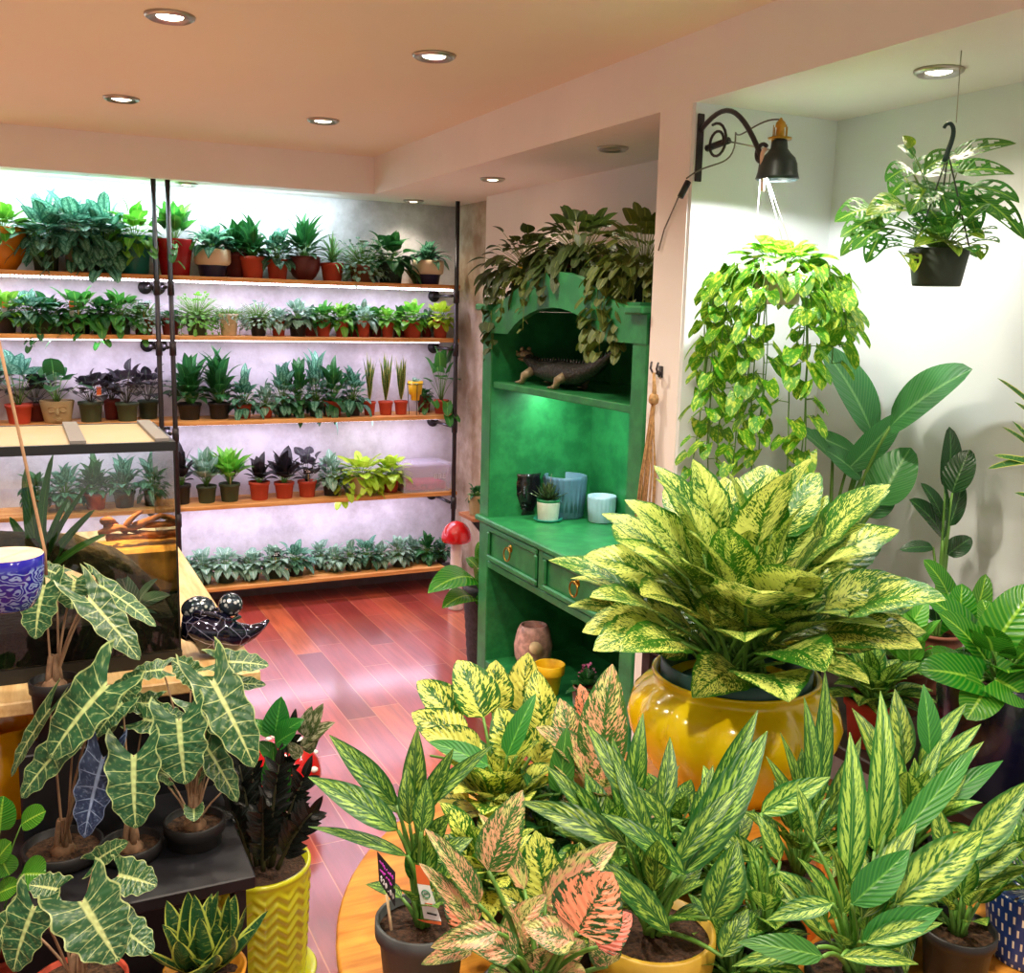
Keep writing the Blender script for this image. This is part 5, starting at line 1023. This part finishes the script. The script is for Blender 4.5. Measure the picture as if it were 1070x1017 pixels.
f.build('olive_leaves', leafmat('leaf_bronze', '4a5a34', 'a0a080', 'vari', .52, rough=.25), t); st.build('stems', M_STEMD, t)
# yellow glazed jar on a black stand, far left behind the step
t = thing('stool', 'black round stool standing behind the steps at the left edge', 'stool', (-.09, 2.75, 0)); MB().lathe([(.11, .30), (.12, .305), (.12, .325), (.02, .325)], (-.09, 2.75, 0), 30).build('seat', M_BLACK, t)
for a in (.6, 2.2, 3.7, 5.3): MB().tube([(-.09+.08*math.cos(a), 2.75+.08*math.sin(a), .30), (-.09+.10*math.cos(a), 2.75+.10*math.sin(a), 0.002)], .010, 8).build('leg', M_BLACK, t)
t = thing('yellow_jar', 'bright yellow ribbed jar under the pine bench at the left edge', 'jar', (-.09, 2.75, .326)); MB().lathe([(.07, 0), (.08, .005), (.105, .06), (.112, .12), (.105, .19), (.085, .23), (.08, .25), (.09, .262), (.085, .265), (.07, .25), (.08, .19), (.02, .1)], (-.09, 2.75, .326), 48, fn=lambda rr, z, a, j: rr*(1+.02*math.cos(12*a))).build('body', mat('sunny_glaze', 'e8a812', .2, coat=.5, var=.05), t)
# ------------------------------------------------------------------ big yellow urn with snow-white aglaonema
uc = (1.275, 1.565); base = (uc[0], uc[1], TZ+.0005)
t = thing('yellow_urn_plant', 'huge cream-speckled aglaonema in a lobed glossy yellow urn on the round table', 'potted plant', base)
g = G('crackled_yellow_glaze'); tc = g.n('ShaderNodeTexCoord').outputs['Object']; a = g.noise(tc, 22., 5., .65); vz = g.n('ShaderNodeTexVoronoi'); vz.inputs['Scale'].default_value = 160; g.t.links.new(tc, vz.inputs['Vector'])
g.put(g.b.inputs['Base Color'], g.mix(g.M('MULTIPLY', g.ss(a, .6, .75), .3), g.mix(g.ss(g.noise(tc, 5., 2.), .35, .65), lin('ecc806'), lin('fae01c')), lin('8a5a10'))); g.b.inputs['Roughness'].default_value = .16; g.b.inputs['Coat Weight'].default_value = .7; g.bump(a, .1, .003)
prof = [(.105, 0), (.12, .006), (.135, .03), (.165, .07), (.187, .12), (.193, .155), (.186, .185), (.168, .208), (.153, .217), (.148, .224), (.150, .233), (.155, .239), (.152, .243), (.145, .240), (.142, .22), (.02, .2)]
lob = [0, .3, .6, .9, 1, 1, .9, .6, .2, 0, 0, 0, 0, 0, 0, 0]
MB().lathe(prof, base, 144, fn=lambda rr, z, a, j: rr*1.09*(1+.035*lob[j]*(abs(math.cos(a*7))**.6*2-1.2))).build('urn', g.m, t)
MB().lathe([(.148, .20), (.1505, .205), (.1510, .262), (.147, .264), (.144, .258), (.142, .215), (.02, .21)], base, 60).build('inner_pot', mat('teal_liner', '1f4f50', .4, var=.1), t)
soil_mesh((base[0], base[1], base[2]), .138, .232).build('soil', M_SOIL, t)
f = MB(); st = MB(); c0 = np.array([base[0], base[1], base[2]+.23])
for i in range(100):
    q = (i+.5)/100; a = i*2.39996; e = math.asin(min(.985, .07+.91*q))+R(-.1, .1); k_ = R(.84, 1.04)
    if i % 3 == 0: k_ *= .72
    ce, se = math.cos(e), math.sin(e); dirv = np.array([math.cos(a)*ce*.40, math.sin(a)*ce*.40, se*.40+.095])*k_
    L = R(.17, .22); tip = c0+dirv+np.array([R(-.03, .03), R(-.03, .03), R(-.03, .03)]); dn = nrm(dirv*np.array([1, 1, .75])); b = tip-dn*L+np.array([0, 0, .015]); tip = tip-np.array([0, 0, .045*(1-q)*R(.2, 1)])
    up = np.array([math.cos(a+PI)*se, math.sin(a+PI)*se, ce+.35]); up = nrm(up)+np.array([R(-.3, .3), R(-.3, .3), 0])
    leaf(f, b, tip, R(.10, .140), up-.35*_f, .16, 'ovate', .14, 12, 6, wave=.035)
    stem(st, c0+np.array([R(-.05, .05), R(-.05, .05), -.02]), b, .005)
f.build('foliage', L_SNOW, t); st.build('stems', M_STEM, t)
# ------------------------------------------------------------------ plants crowding the round table
def tplant(label, rim, zr, rpx, hpot, potc, sty, lm, lv, prof='lance', extra=0, S=.16, H=.22, lw=.045, pet=.35, e0=25, e1=86, canes=True, cname='aglaonema', lm2=None, lv2=(), prof2=None, soil=M_SOIL, arch=.14, droop=.3, potm=None, cat='potted plant', zbase=None, pure=.0, wave=0, ymax=None, xmax=None, dlf=None, camw=.55):
    c = rimpt(*rim, zr); d_ = depth(c); k = d_/FPX; r = rpx*k; base = (c[0], c[1], zr-hpot)
    t = thing(cname, label, cat, base)
    pot_mesh(base, r, hpot, sty, 40).build('pot', potm or potmat(potc), t); soil_mesh(base, r, hpot, 30).build('soil', soil, t)
    f = MB(ymax=ymax, xmax=xmax); f2 = MB(ymax=ymax, xmax=xmax); st = MB(); root = np.array([c[0], c[1], zr-.01]); dl = dlf or d_
    for fo, L_, pr in ((f, lv, prof), (f2, lv2, prof2 or prof)):
        for (b, tp, w_, *q) in L_:
            db, dt, tl = (list(q)+[0, 0, 0])[:3]
            hl(fo, st, root, b, tp, w_*(.80 if pr == 'lance' else 1.), db, dt, pr, arch*R(.5, 1.6), tl+R(-.25, .25), fold=R(.15, .45), n=12, m=6, dr=dl, sr=.0042, wave=wave, camw=camw)
    if extra: rosette(f, st, root, S, H, extra, lw, pet=pet, prof=prof, e0=e0, e1=e1, droop=droop, arch=arch, ns=10, m=6, sr=.004, wave=wave)
    f.build('foliage', lm, t)
    if f2.V: f2.build('accent_leaves', lm2, t)
    if st.V: st.build('stems', M_STEM, t)
    return t, c, r, k
# dark grey pot with price tag and care label
t, c, r, k = tplant('silver-streaked aglaonema in a dark grey pot with a black price tag', (441, 958), .825, 49, .124, 'grey', 'nursery', L_SPL,
  [((416, 868), (322, 812), 40, -.03, -.02), ((414, 842), (344, 768), 34, .02, .04), ((418, 850), (362, 790), 28, .03, .06), ((432, 850), (436, 760), 32, 0, .02), ((428, 862), (425, 800), 24, -.02, 0), ((442, 850), (474, 782), 26, 0, 0), ((440, 846), (516, 778), 24, .03, .05), ((426, 895), (322, 864), 17, -.04, -.04), ((450, 880), (470, 850), 26, -.02, -.03, .3), ((440, 870), (446, 815), 28, -.05, -.03), ((450, 900), (494, 876), 28, .04, .06, .3)], extra=5, S=.10, H=.15, lw=.035)
tl = P(395, 893, d=depth(c)-.03); t['label'] = t['label']
def flatcard(root, quad, m, name, parent, th=.0012, off=0):
    q = [np.array(P(a, b, d=dd)) for a, b, dd in quad]; nn = nrm(np.cross(q[1]-q[0], q[2]-q[0]))
    mb = MB(); mb.add([x+nn*off for x in q]+[x+nn*(off+th) for x in q], [(0, 1, 2, 3), (7, 6, 5, 4), (0, 4, 5, 1), (1, 5, 6, 2), (2, 6, 7, 3), (3, 7, 4, 0)]); return mb.build(name, m, parent, False)
dd = depth(c)-.045
tg = flatcard(None, [(394, 890, dd), (413, 912, dd), (413, 948, dd), (396, 921, dd)], M_CARD, 'price_tag', t)
def quadpt(q, u, v): return (q[0][0]*(1-u)*(1-v)+q[1][0]*u*(1-v)+q[2][0]*u*v+q[3][0]*(1-u)*v, q[0][1]*(1-u)*(1-v)+q[1][1]*u*(1-v)+q[2][1]*u*v+q[3][1]*(1-u)*v)
QT = [(394, 890), (413, 912), (413, 948), (396, 921)]
def glyph(q, strokes, u0, v0, su, sv, m, name, parent, dd, r=.0007):
    mb = MB()
    for s_ in strokes:
        pts = [P(*quadpt(q, u0+a*su, v0+b*sv), d=dd-.0016) for a, b in s_]
        mb.tube(pts, r, 5)
    return mb
GL = {'$': [[(.9, .15), (.5, 0), (.1, .25), (.9, .7), (.5, 1), (.1, .85)], [(.5, -.15), (.5, 1.15)]], '3': [[(.1, .1), (.6, 0), (.9, .25), (.5, .5), (.9, .75), (.5, 1), (.1, .9)]], '0': [[(.5, 0), (.1, .3), (.1, .7), (.5, 1), (.9, .7), (.9, .3), (.5, 0)]], '.': [[(.4, .9), (.5, 1)]]}
mb = None
mbw = MB(); 
for i, ch in enumerate('$30.00'):
    for s_ in GL[ch]: mbw.tube([P(*quadpt(QT, .12+i*.14+a*.10, .70+b*.16), d=dd-.0012) for a, b in s_], .00075, 5)
mbw.build('price_lettering', M_CARDW, tg)
mbw = MB(); random.seed(3)
for row, n_ in ((.18, 7), (.42, 6)):
    for i in range(n_): x_ = .12+i*.115; mbw.tube([P(*quadpt(QT, x_+a*.08, row+b*.12), d=dd-.0012) for a, b in ((0, R(0, 1)), (.3, R(0, 1)), (.6, R(0, 1)), (1, R(0, 1)))], .0009, 5)
mbw.build('script_lettering', M_PINKT, tg)
mb = MB(); mb.tube([P(404, 935, d=dd+.004), P(409, 972, d=dd+.004)], .0022, 6); mb.build('tag_stick', mat('birch', 'd8bf96', .6), t)
QL = [(434, 907), (446, 910), (461, 960), (444, 962)]
lb = flatcard(None, [(436, 924, dd), (449, 926, dd), (461, 963, dd), (443, 960, dd)], M_CARDW, 'care_label', t)
flatcard(None, [(434, 904, dd), (447, 907, dd), (449.3, 925.5, dd), (436, 923.5, dd)], M_CARDO, 'label_top', lb)
QL = [(436, 924), (449, 926), (461, 963), (443, 960)]
mb = MB(); mb.tube([P(*quadpt(QL, .5+.28*math.cos(a), .26+.11*math.sin(a)), d=dd-.0012) for a in np.linspace(0, 2*PI, 14)], .0008, 5); mb.tube([P(*quadpt(QL, .35, .26), d=dd-.0012), P(*quadpt(QL, .65, .24), d=dd-.0012)], .0008, 5); mb.build('round_emblem', mat('green_ink', '2f7a5a', .6, var=0), lb)
mb = MB(); [mb.tube([P(*quadpt(QL, .25, v_), d=dd-.0012), P(*quadpt(QL, .75, v_), d=dd-.0012)], .0007, 5) for v_ in (.54, .60)]; mb.build('red_lines', M_CARDO, lb)
mb = MB(); mb.tube([P(*quadpt(QL, .25, .82), d=dd-.0012), P(*quadpt(QL, .85, .84), d=dd-.0012)], .0010, 5); mb.build('dark_lettering', M_CARD, lb)
flatcard(None, [(436, 961, dd), (461, 964, dd), (461, 967, dd), (443, 964, dd)], M_CARDO, 'label_foot', lb)
random.seed(11)
# pink aglaonema, front
tplant('pink and yellow speckled aglaonema at the front edge of the table', (560, 1035), .815, 62, .114, 'black', 'nursery', L_PINKS,
  [((510, 910), (546, 826), 44, -.02, 0), ((500, 945), (444, 866), 25, -.05, -.04), ((498, 968), (438, 902), 22, -.06, -.05), ((570, 945), (645, 880), 40, .03, .06), ((520, 975), (450, 990), 26, -.1, -.1), ((530, 985), (572, 935), 34, .02, .03), ((495, 990), (440, 1008), 20, -.08, -.08), ((548, 930), (500, 850), 26, .06, .1), ((600, 985), (548, 968), 38, -.08, -.07), ((540, 1000), (480, 965), 34, -.08, -.06), ((635, 1010), (620, 960), 34, -.02, 0)],
  lm2=L_CORAL, lv2=[((604, 975), (640, 912), 74, -.08, -.06), ((492, 975), (466, 925), 36, -.03, 0), ((625, 990), (660, 955), 40, -.05, -.04)], prof2='ovate', extra=7, S=.12, H=.16, lw=.055, prof='ovate')
tplant('yellow-green aglaonema with upright paired leaves beside the pink one', (592, 978), .80, 32, .099, 'black', 'nursery', L_SNOW2,
  [((572, 945), (560, 868), 52, -.06, -.04), ((598, 950), (606, 880), 50, -.05, -.02), ((585, 965), (630, 960), 34, -.1, -.1), ((560, 960), (520, 930), 30, -.06, -.04)], prof='ovate', extra=6, S=.10, H=.12, lw=.05)
# tall one in a cream-yellow pot
tplant('tall aglaonema with many slender stems in a yellow pot with cream rim', (682, 968), .835, 66, .134, 'yellow', 'bowl', L_SPL,
  [((712, 915), (802, 764), 56, -.03, .06), ((740, 840), (792, 742), 30, .08, .12), ((704, 905), (775, 820), 30, -.03, 0), ((655, 885), (543, 838), 38, -.02, .02), ((668, 850), (612, 756), 34, .02, .08), ((690, 860), (700, 770), 28, .03, .1), ((680, 885), (640, 790), 28, .0, .05), ((716, 915), (628, 850), 34, -.04, -.02), ((700, 975), (612, 893), 36, -.07, -.06), ((742, 960), (770, 878), 52, -.06, -.03, .4), ((755, 1000), (782, 950), 32, -.08, -.05), ((690, 930), (602, 912), 30, 0, .05), ((725, 880), (745, 800), 30, .05, .1), ((670, 960), (640, 900), 26, -.03, 0), ((700, 870), (660, 820), 24, .02, .03)],
  extra=6, S=.13, H=.22, lw=.045, potm=mat('mustard_cream', 'b9952e', .45, var=.15))
# right: large pale splash plants
tplant('tall pale-splashed aglaonema in front of the urn, with the longest upright blades', (893, 1010), .815, 50, .114, 'black', 'nursery', L_SPL2,
  [((886, 925), (888, 765), 40, -.04, .02), ((914, 890), (920, 722), 40, .02, .08), ((920, 900), (938, 815), 34, .04, .06), ((900, 960), (958, 860), 40, -.05, 0), ((935, 945), (1028, 868), 58, -.05, 0), ((1010, 890), (1078, 815), 42, .05, .08), ((855, 990), (765, 1010), 26, -.1, -.08), ((870, 945), (800, 962), 28, -.05, -.05), ((850, 880), (832, 820), 24, .05, .08), ((905, 985), (985, 965), 26, -.10, -.10), ((880, 1000), (960, 1008), 22, -.12, -.12), ((868, 985), (810, 918), 28, -.02, .03)],
  lm2=L_MID, lv2=[((890, 945), (950, 888), 44, -.07, -.05, .3), ((900, 985), (985, 950), 40, -.09, -.09, .2), ((860, 1000), (770, 985), 34, -.12, -.12), ((935, 880), (1020, 780), 34, 0, .05, .2), ((925, 870), (930, 790), 26, .02, .05)], extra=7, S=.13, H=.24, lw=.05, soil=M_SOILL)
tplant('leafy pale-splashed aglaonema in a small black pot at right table edge', (1002, 968), .795, 38, .094, 'black', 'nursery', L_SPL2,
  [((1010, 900), (1072, 830), 40, 0, .05), ((1000, 900), (1060, 870), 36, .02, .05), ((1005, 920), (1075, 880), 34, .0, 0), ((990, 900), (975, 835), 28, .03, .05), ((1012, 930), (1080, 905), 26, 0, 0)], extra=8, S=.10, H=.17, lw=.04, soil=M_SOILL)
tplant('low blue-green aglaonema with a broad pale leaf before the urn', (800, 968), .80, 42, .099, 'black', 'nursery', L_SPL2,
  [((795, 850), (868, 812), 38, .05, .05), ((760, 870), (735, 800), 40, .1, .15), ((790, 900), (745, 870), 30, .0, .03), ((815, 940), (870, 935), 26, -.05, -.05), ((780, 930), (745, 925), 32, -.02, 0), ((815, 900), (790, 850), 24, .02, .05)], extra=9, S=.13, H=.15, lw=.05, e0=10)
tplant('narrow-leaved aglaonema in an orange pot just below the urn', (835, 905), .81, 30, .109, 'terra', 'nursery', L_SPL,
  [((848, 850), (840, 728), 26, .0, .05), ((852, 845), (862, 700), 30, .05, .1), ((838, 870), (800, 790), 22, -.02, 0), ((860, 870), (900, 770), 30, .05, .08), ((846, 870), (815, 765), 18, 0, .03)], extra=9, S=.13, H=.22, lw=.035, potm=mat('orange_terracotta', 'd0701c', .5))
tplant('leafy green and cream aglaonema right of the urn', (950, 880), .81, 34, .109, 'black', 'nursery', L_SPL2,
  [((960, 800), (1010, 735), 26, .05, .08), ((965, 815), (1025, 757), 24, .0, .02), ((965, 830), (1028, 775), 24, 0, 0), ((945, 800), (935, 720), 34, .05, .1), ((930, 830), (890, 740), 34, .03, .08), ((970, 850), (1010, 810), 24, 0, 0), ((945, 860), (985, 770), 22, -.03, 0)],
  lm2=L_MID, lv2=[((972, 790), (965, 715), 30, .0, .03), ((950, 860), (1048, 795), 36, .0, .03, .2)], extra=10, S=.14, H=.22, lw=.045)
tplant('green splashed aglaonema between the yellow pot and the urn', (640, 905), .80, 32, .099, 'brown', 'nursery', L_SPL,
  [((650, 850), (640, 770), 26, 0, .03), ((660, 850), (672, 745), 30, .03, .06), ((630, 870), (570, 800), 28, 0, .03), ((655, 870), (710, 800), 26, .02, .05)], extra=12, S=.14, H=.18, lw=.045)
# behind: yellow speckle, pink speckle
tplant('bright yellow-speckled aglaonema at the back left of the table', (520, 852), .80, 38, .099, 'black', 'nursery', L_SNOW2,
  [((480, 755), (436, 712), 42, .05, .08), ((505, 750), (478, 690), 50, .05, .1), ((515, 745), (518, 690), 44, .08, .1), ((545, 745), (552, 682), 44, .1, .12), ((485, 775), (430, 745), 44, 0, .03), ((500, 790), (440, 765), 40, 0, 0), ((570, 770), (560, 700), 40, .05, .08), ((540, 790), (520, 740), 44, -.02, 0), ((560, 800), (590, 740), 36, .03, .05)],
  lm2=L_MID, lv2=[((510, 800), (448, 775), 24, -.05, -.05), ((530, 790), (560, 725), 22, -.05, -.03), ((585, 830), (592, 760), 26, -.05, -.03)], prof='ovate', extra=20, S=.16, H=.18, lw=.075)
tplant('pink-speckled aglaonema with a tall rosy leaf left of the urn', (632, 862), .81, 36, .109, 'black', 'nursery', L_PINKS,
  [((630, 805), (640, 694), 54, .02, .05), ((600, 795), (585, 730), 42, .05, .08), ((612, 800), (560, 760), 34, .02, .03)], lm2=L_CORAL, lv2=[((612, 760), (606, 715), 26, .1, .12), ((450, 790), (395, 780), 0.1, .3, .3)], prof='ovate', extra=12, S=.12, H=.16, lw=.065)
tplant('low speckled aglaonema filling the gap between grey pot and pink plant', (505, 920), .78, 30, .079, 'black', 'nursery', L_SNOW2, [], prof='ovate', extra=20, S=.14, H=.15, lw=.06, e0=0)
for i, (px_, py_, zr_, lm_, lab) in enumerate((((752), 915, .77, L_SPL, 'low splashed filler plant in a small black pot between yellow and orange pots'), (900, 872, .78, L_SPL2, 'low pale-splashed plant in a small black pot behind the upright blades'),
        (705, 868, .77, L_SPL, 'low dark splashed plant in a small black pot at the left foot of the urn'), (572, 870, .78, L_DEEP, 'plain deep green plant in a small black pot behind the pink aglaonema'), (940, 945, .77, L_SPL, 'low green-splashed plant left of the small right-edge pot'), (765, 1014, .77, L_SPL, 'front-row splashed plant in a small black pot right of the cream-rimmed pot'))):
    tplant(lab, (px_, py_), zr_, 26, zr_-.701, 'black', 'nursery', lm_, [], extra=22, S=.13, H=.13, lw=.036, e0=-5, e1=80, droop=.5)
# blue pot with white dashes
c = rimpt(1082, 925, .815); k = mpp(c); r = 50*k; base = (c[0], c[1], TZ+.0005)
g = G('blue_dashes'); tc = g.n('ShaderNodeTexCoord').outputs['UV']; sp = g.n('ShaderNodeSeparateXYZ'); g.t.links.new(tc, sp.inputs[0])
ua, va = g.M('MULTIPLY', sp.outputs[0], 34.), g.M('MULTIPLY', sp.outputs[1], 9.)
row = g.M('FLOOR', va); ua = g.M('ADD', ua, g.M('MULTIPLY', g.M('MODULO', row, 2.), .5))
f1 = g.ss(g.M('ABSOLUTE', g.M('SUBTRACT', g.M('FRACT', ua), .5)), .12, .15, 1., 0.); f2 = g.ss(g.M('ABSOLUTE', g.M('SUBTRACT', g.M('FRACT', va), .5)), .28, .32, 1., 0.)
g.put(g.b.inputs['Base Color'], g.mix(g.M('MULTIPLY', f1, f2), lin('1d3f86'), lin('efe9dc'))); g.b.inputs['Roughness'].default_value = .35
t = thing('potted_plant', 'yellow-splashed plant in a royal blue pot with white dashes at right edge', 'potted plant', base)
MB().lathe([(r*.74, 0)]+[(r*(.76+.24*q/9), .002+.112*q/9) for q in range(10)]+[(r*.99, .117), (r*.93, .116), (r*.9, .10), (r*.2, .10)], base, 60).build('pot', g.m, t)
soil_mesh(base, r*.97, .112).build('soil', M_SOIL, t); f = MB(); st = MB(); rosette(f, st, (c[0], c[1], TZ+.10), .15, .16, 16, .05, pet=.4, prof='lance', e0=15, ns=10, m=6, sr=.003); f.build('foliage', L_SPL2, t); st.build('stems', M_STEM, t)
# ------------------------------------------------------------------ alcove bench plants
BT = .70
def bplant(label, x, y, r, h, potc, sty, lm, lv, S, H, n, lw, prof, **k):
    base = (x, y, BT+.0005 if 'zb' not in k else k.pop('zb')); t = thing(k.pop('cname', 'potted_plant'), label, 'potted plant', base)
    pot_mesh(base, r, h, sty, 40).build('pot', k.pop('potm', None) or potmat(potc), t); soil_mesh(base, r, h, 30).build('soil', M_SOIL, t)
    f = MB(xmax=2.275, ymax=2.485); st = MB(xmax=2.275, ymax=2.485); root = np.array([x, y, base[2]+h*.88]); d_ = depth(root); cw = k.pop('camw', .55); pr2 = k.pop('wv', 0); ar = k.pop('arch', .14); sr_ = k.pop('sr', .005)
    for (b, tp, w_, *q) in lv:
        db, dt, tl = (list(q)+[0, 0, 0])[:3]; hl(f, st, root, b, tp, w_, db, dt, prof, ar, tl, n=14, m=8, dr=d_, sr=sr_, camw=cw, wave=pr2, lobe=k.get('lobe', 0))
    if n: rosette(f, st, root, S, H, n, lw, prof=prof, ns=10, m=6, sr=.004, **k)
    f.build('foliage', lm, t)
    if st.V: st.build('stems', M_STEM, t)
    return t
bplant('bird of paradise with huge paddle leaves in the alcove corner', 2.0, 2.10, .10, .17, 'grey', 'nursery', L_BIRD,
  [((912, 455), (856, 360), 62, .1, .1, .2), ((930, 446), (1016, 386), 62, -.10, -.30, -.1), ((884, 492), (942, 432), 30, 0, .02, .6), ((898, 478), (838, 452), 30, .05, .05, .3), ((870, 480), (828, 445), 32, .0, .0, .8), ((900, 500), (862, 470), 34, .0, 0, .1), ((918, 528), (952, 468), 48, -.1, -.1, -.3), ((905, 540), (930, 500), 34, -.08, -.08, .3)], .16, .22, 4, .07, 'paddle', pet=.55, e0=30, arch=.10, sr=.007)
bplant('dark-leaved upright plant in a ribbed terracotta pot against the alcove wall', 2.105, 1.79, .062, .16, 'terra', 'ringed', leafmat('leaf_dark_gloss', '1f4a26', '5a8a4a', 'plain', rough=.25),
  [((988, 510), (992, 446), 26, 0, 0, .2), ((995, 515), (1014, 470), 30, -.03, -.03, -.3), ((985, 545), (962, 505), 24, 0, 0, .3), ((985, 560), (950, 522), 32, .02, 0, .2), ((985, 565), (983, 495), 16, -.03, -.03, .8), ((990, 580), (1015, 562), 22, 0, 0, .2), ((992, 550), (1006, 505), 18, 0, 0, 0), ((975, 572), (940, 575), 16, 0, 0, 0)], .08, .20, 5, .045, 'paddle', pet=.4, potm=mat('ribbed_terracotta', '8d5440', .6), zb=.7005+.0)
t = bplant('glossy heart-leaf philodendron in a big midnight-blue pot', 1.77, 1.34, .125, .25, 'navy', 'cyl', L_PHIL,
  [((1010, 660), (965, 622), 52, .05, .05, .2), ((990, 620), (965, 585), 34, .15, .15, 0), ((1000, 655), (1005, 610), 44, .1, .1, 0), ((1030, 690), (980, 640), 50, -.02, -.02, .2), ((1045, 665), (1085, 612), 60, 0, 0, -.2), ((1025, 712), (958, 700), 56, -.08, -.1, .3), ((1040, 710), (1078, 735), 60, -.1, -.12, 0), ((1055, 690), (1080, 670), 44, .0, 0, 0), ((1030, 720), (1010, 752), 50, -.1, -.14, 0), ((1015, 650), (1030, 600), 34, .12, .12, .2)], .17, .16, 16, .09, 'heart', lobe=.22, pet=.6, e0=10, potm=mat('midnight_glaze', '14142e', .25, coat=.4, var=.1))
bplant('small light green plant with pointed leaves beside the ribbed terracotta pot', 1.92, 1.72, .06, .12, 'brown', 'nursery', L_BRIGHT,
  [((925, 660), (905, 620), 26), ((938, 650), (935, 608), 24), ((945, 665), (970, 625), 26), ((925, 690), (875, 668), 30), ((950, 700), (945, 640), 30, -.05, -.05), ((910, 700), (880, 690), 26)], .13, .16, 20, .055, 'lance', pet=.4, e0=5)
bplant('yellow-green aglaonema tucked behind the urn on the alcove bench', 1.70, 1.86, .07, .12, 'black', 'nursery', L_SNOW2, [], .17, .20, 24, .07, 'ovate', pet=.4, e0=5)
bplant('cream-splashed leafy plant in front of the midnight-blue pot', 1.70, 1.10, .055, .09, 'black', 'nursery', L_SPL2, [], .13, .15, 20, .045, 'lance', pet=.35, e0=5)
bplant('pale-splashed plant in a clay pot on the near end of the alcove bench', 1.70, 1.60, .065, .11, 'terra', 'nursery', L_SPL2, [], .17, .17, 24, .055, 'lance', pet=.35, e0=5)
t = bplant('green and yellow striped dracaena reaching in from the right edge', 2.08, 1.42, .08, .20, 'grey', 'nursery', leafmat('leaf_dracaena', '2f6a26', 'c8d060', 'edge'),
  [((1110, 520), (1058, 440), 14, 0, 0), ((1110, 505), (1047, 446), 15, 0, 0, .2), ((1115, 500), (1038, 476), 15), ((1110, 480), (1032, 490), 15, 0, 0, .2), ((1115, 470), (1042, 395), 14, .1, .1), ((1120, 540), (1060, 515), 14), ((1120, 480), (1060, 420), 14)], .16, .50, 14, .03, 'strap', pet=.0, e0=55)
# ------------------------------------------------------------------ clean up
for o in bpy.data.objects:
    if '_o' in o: del o['_o']
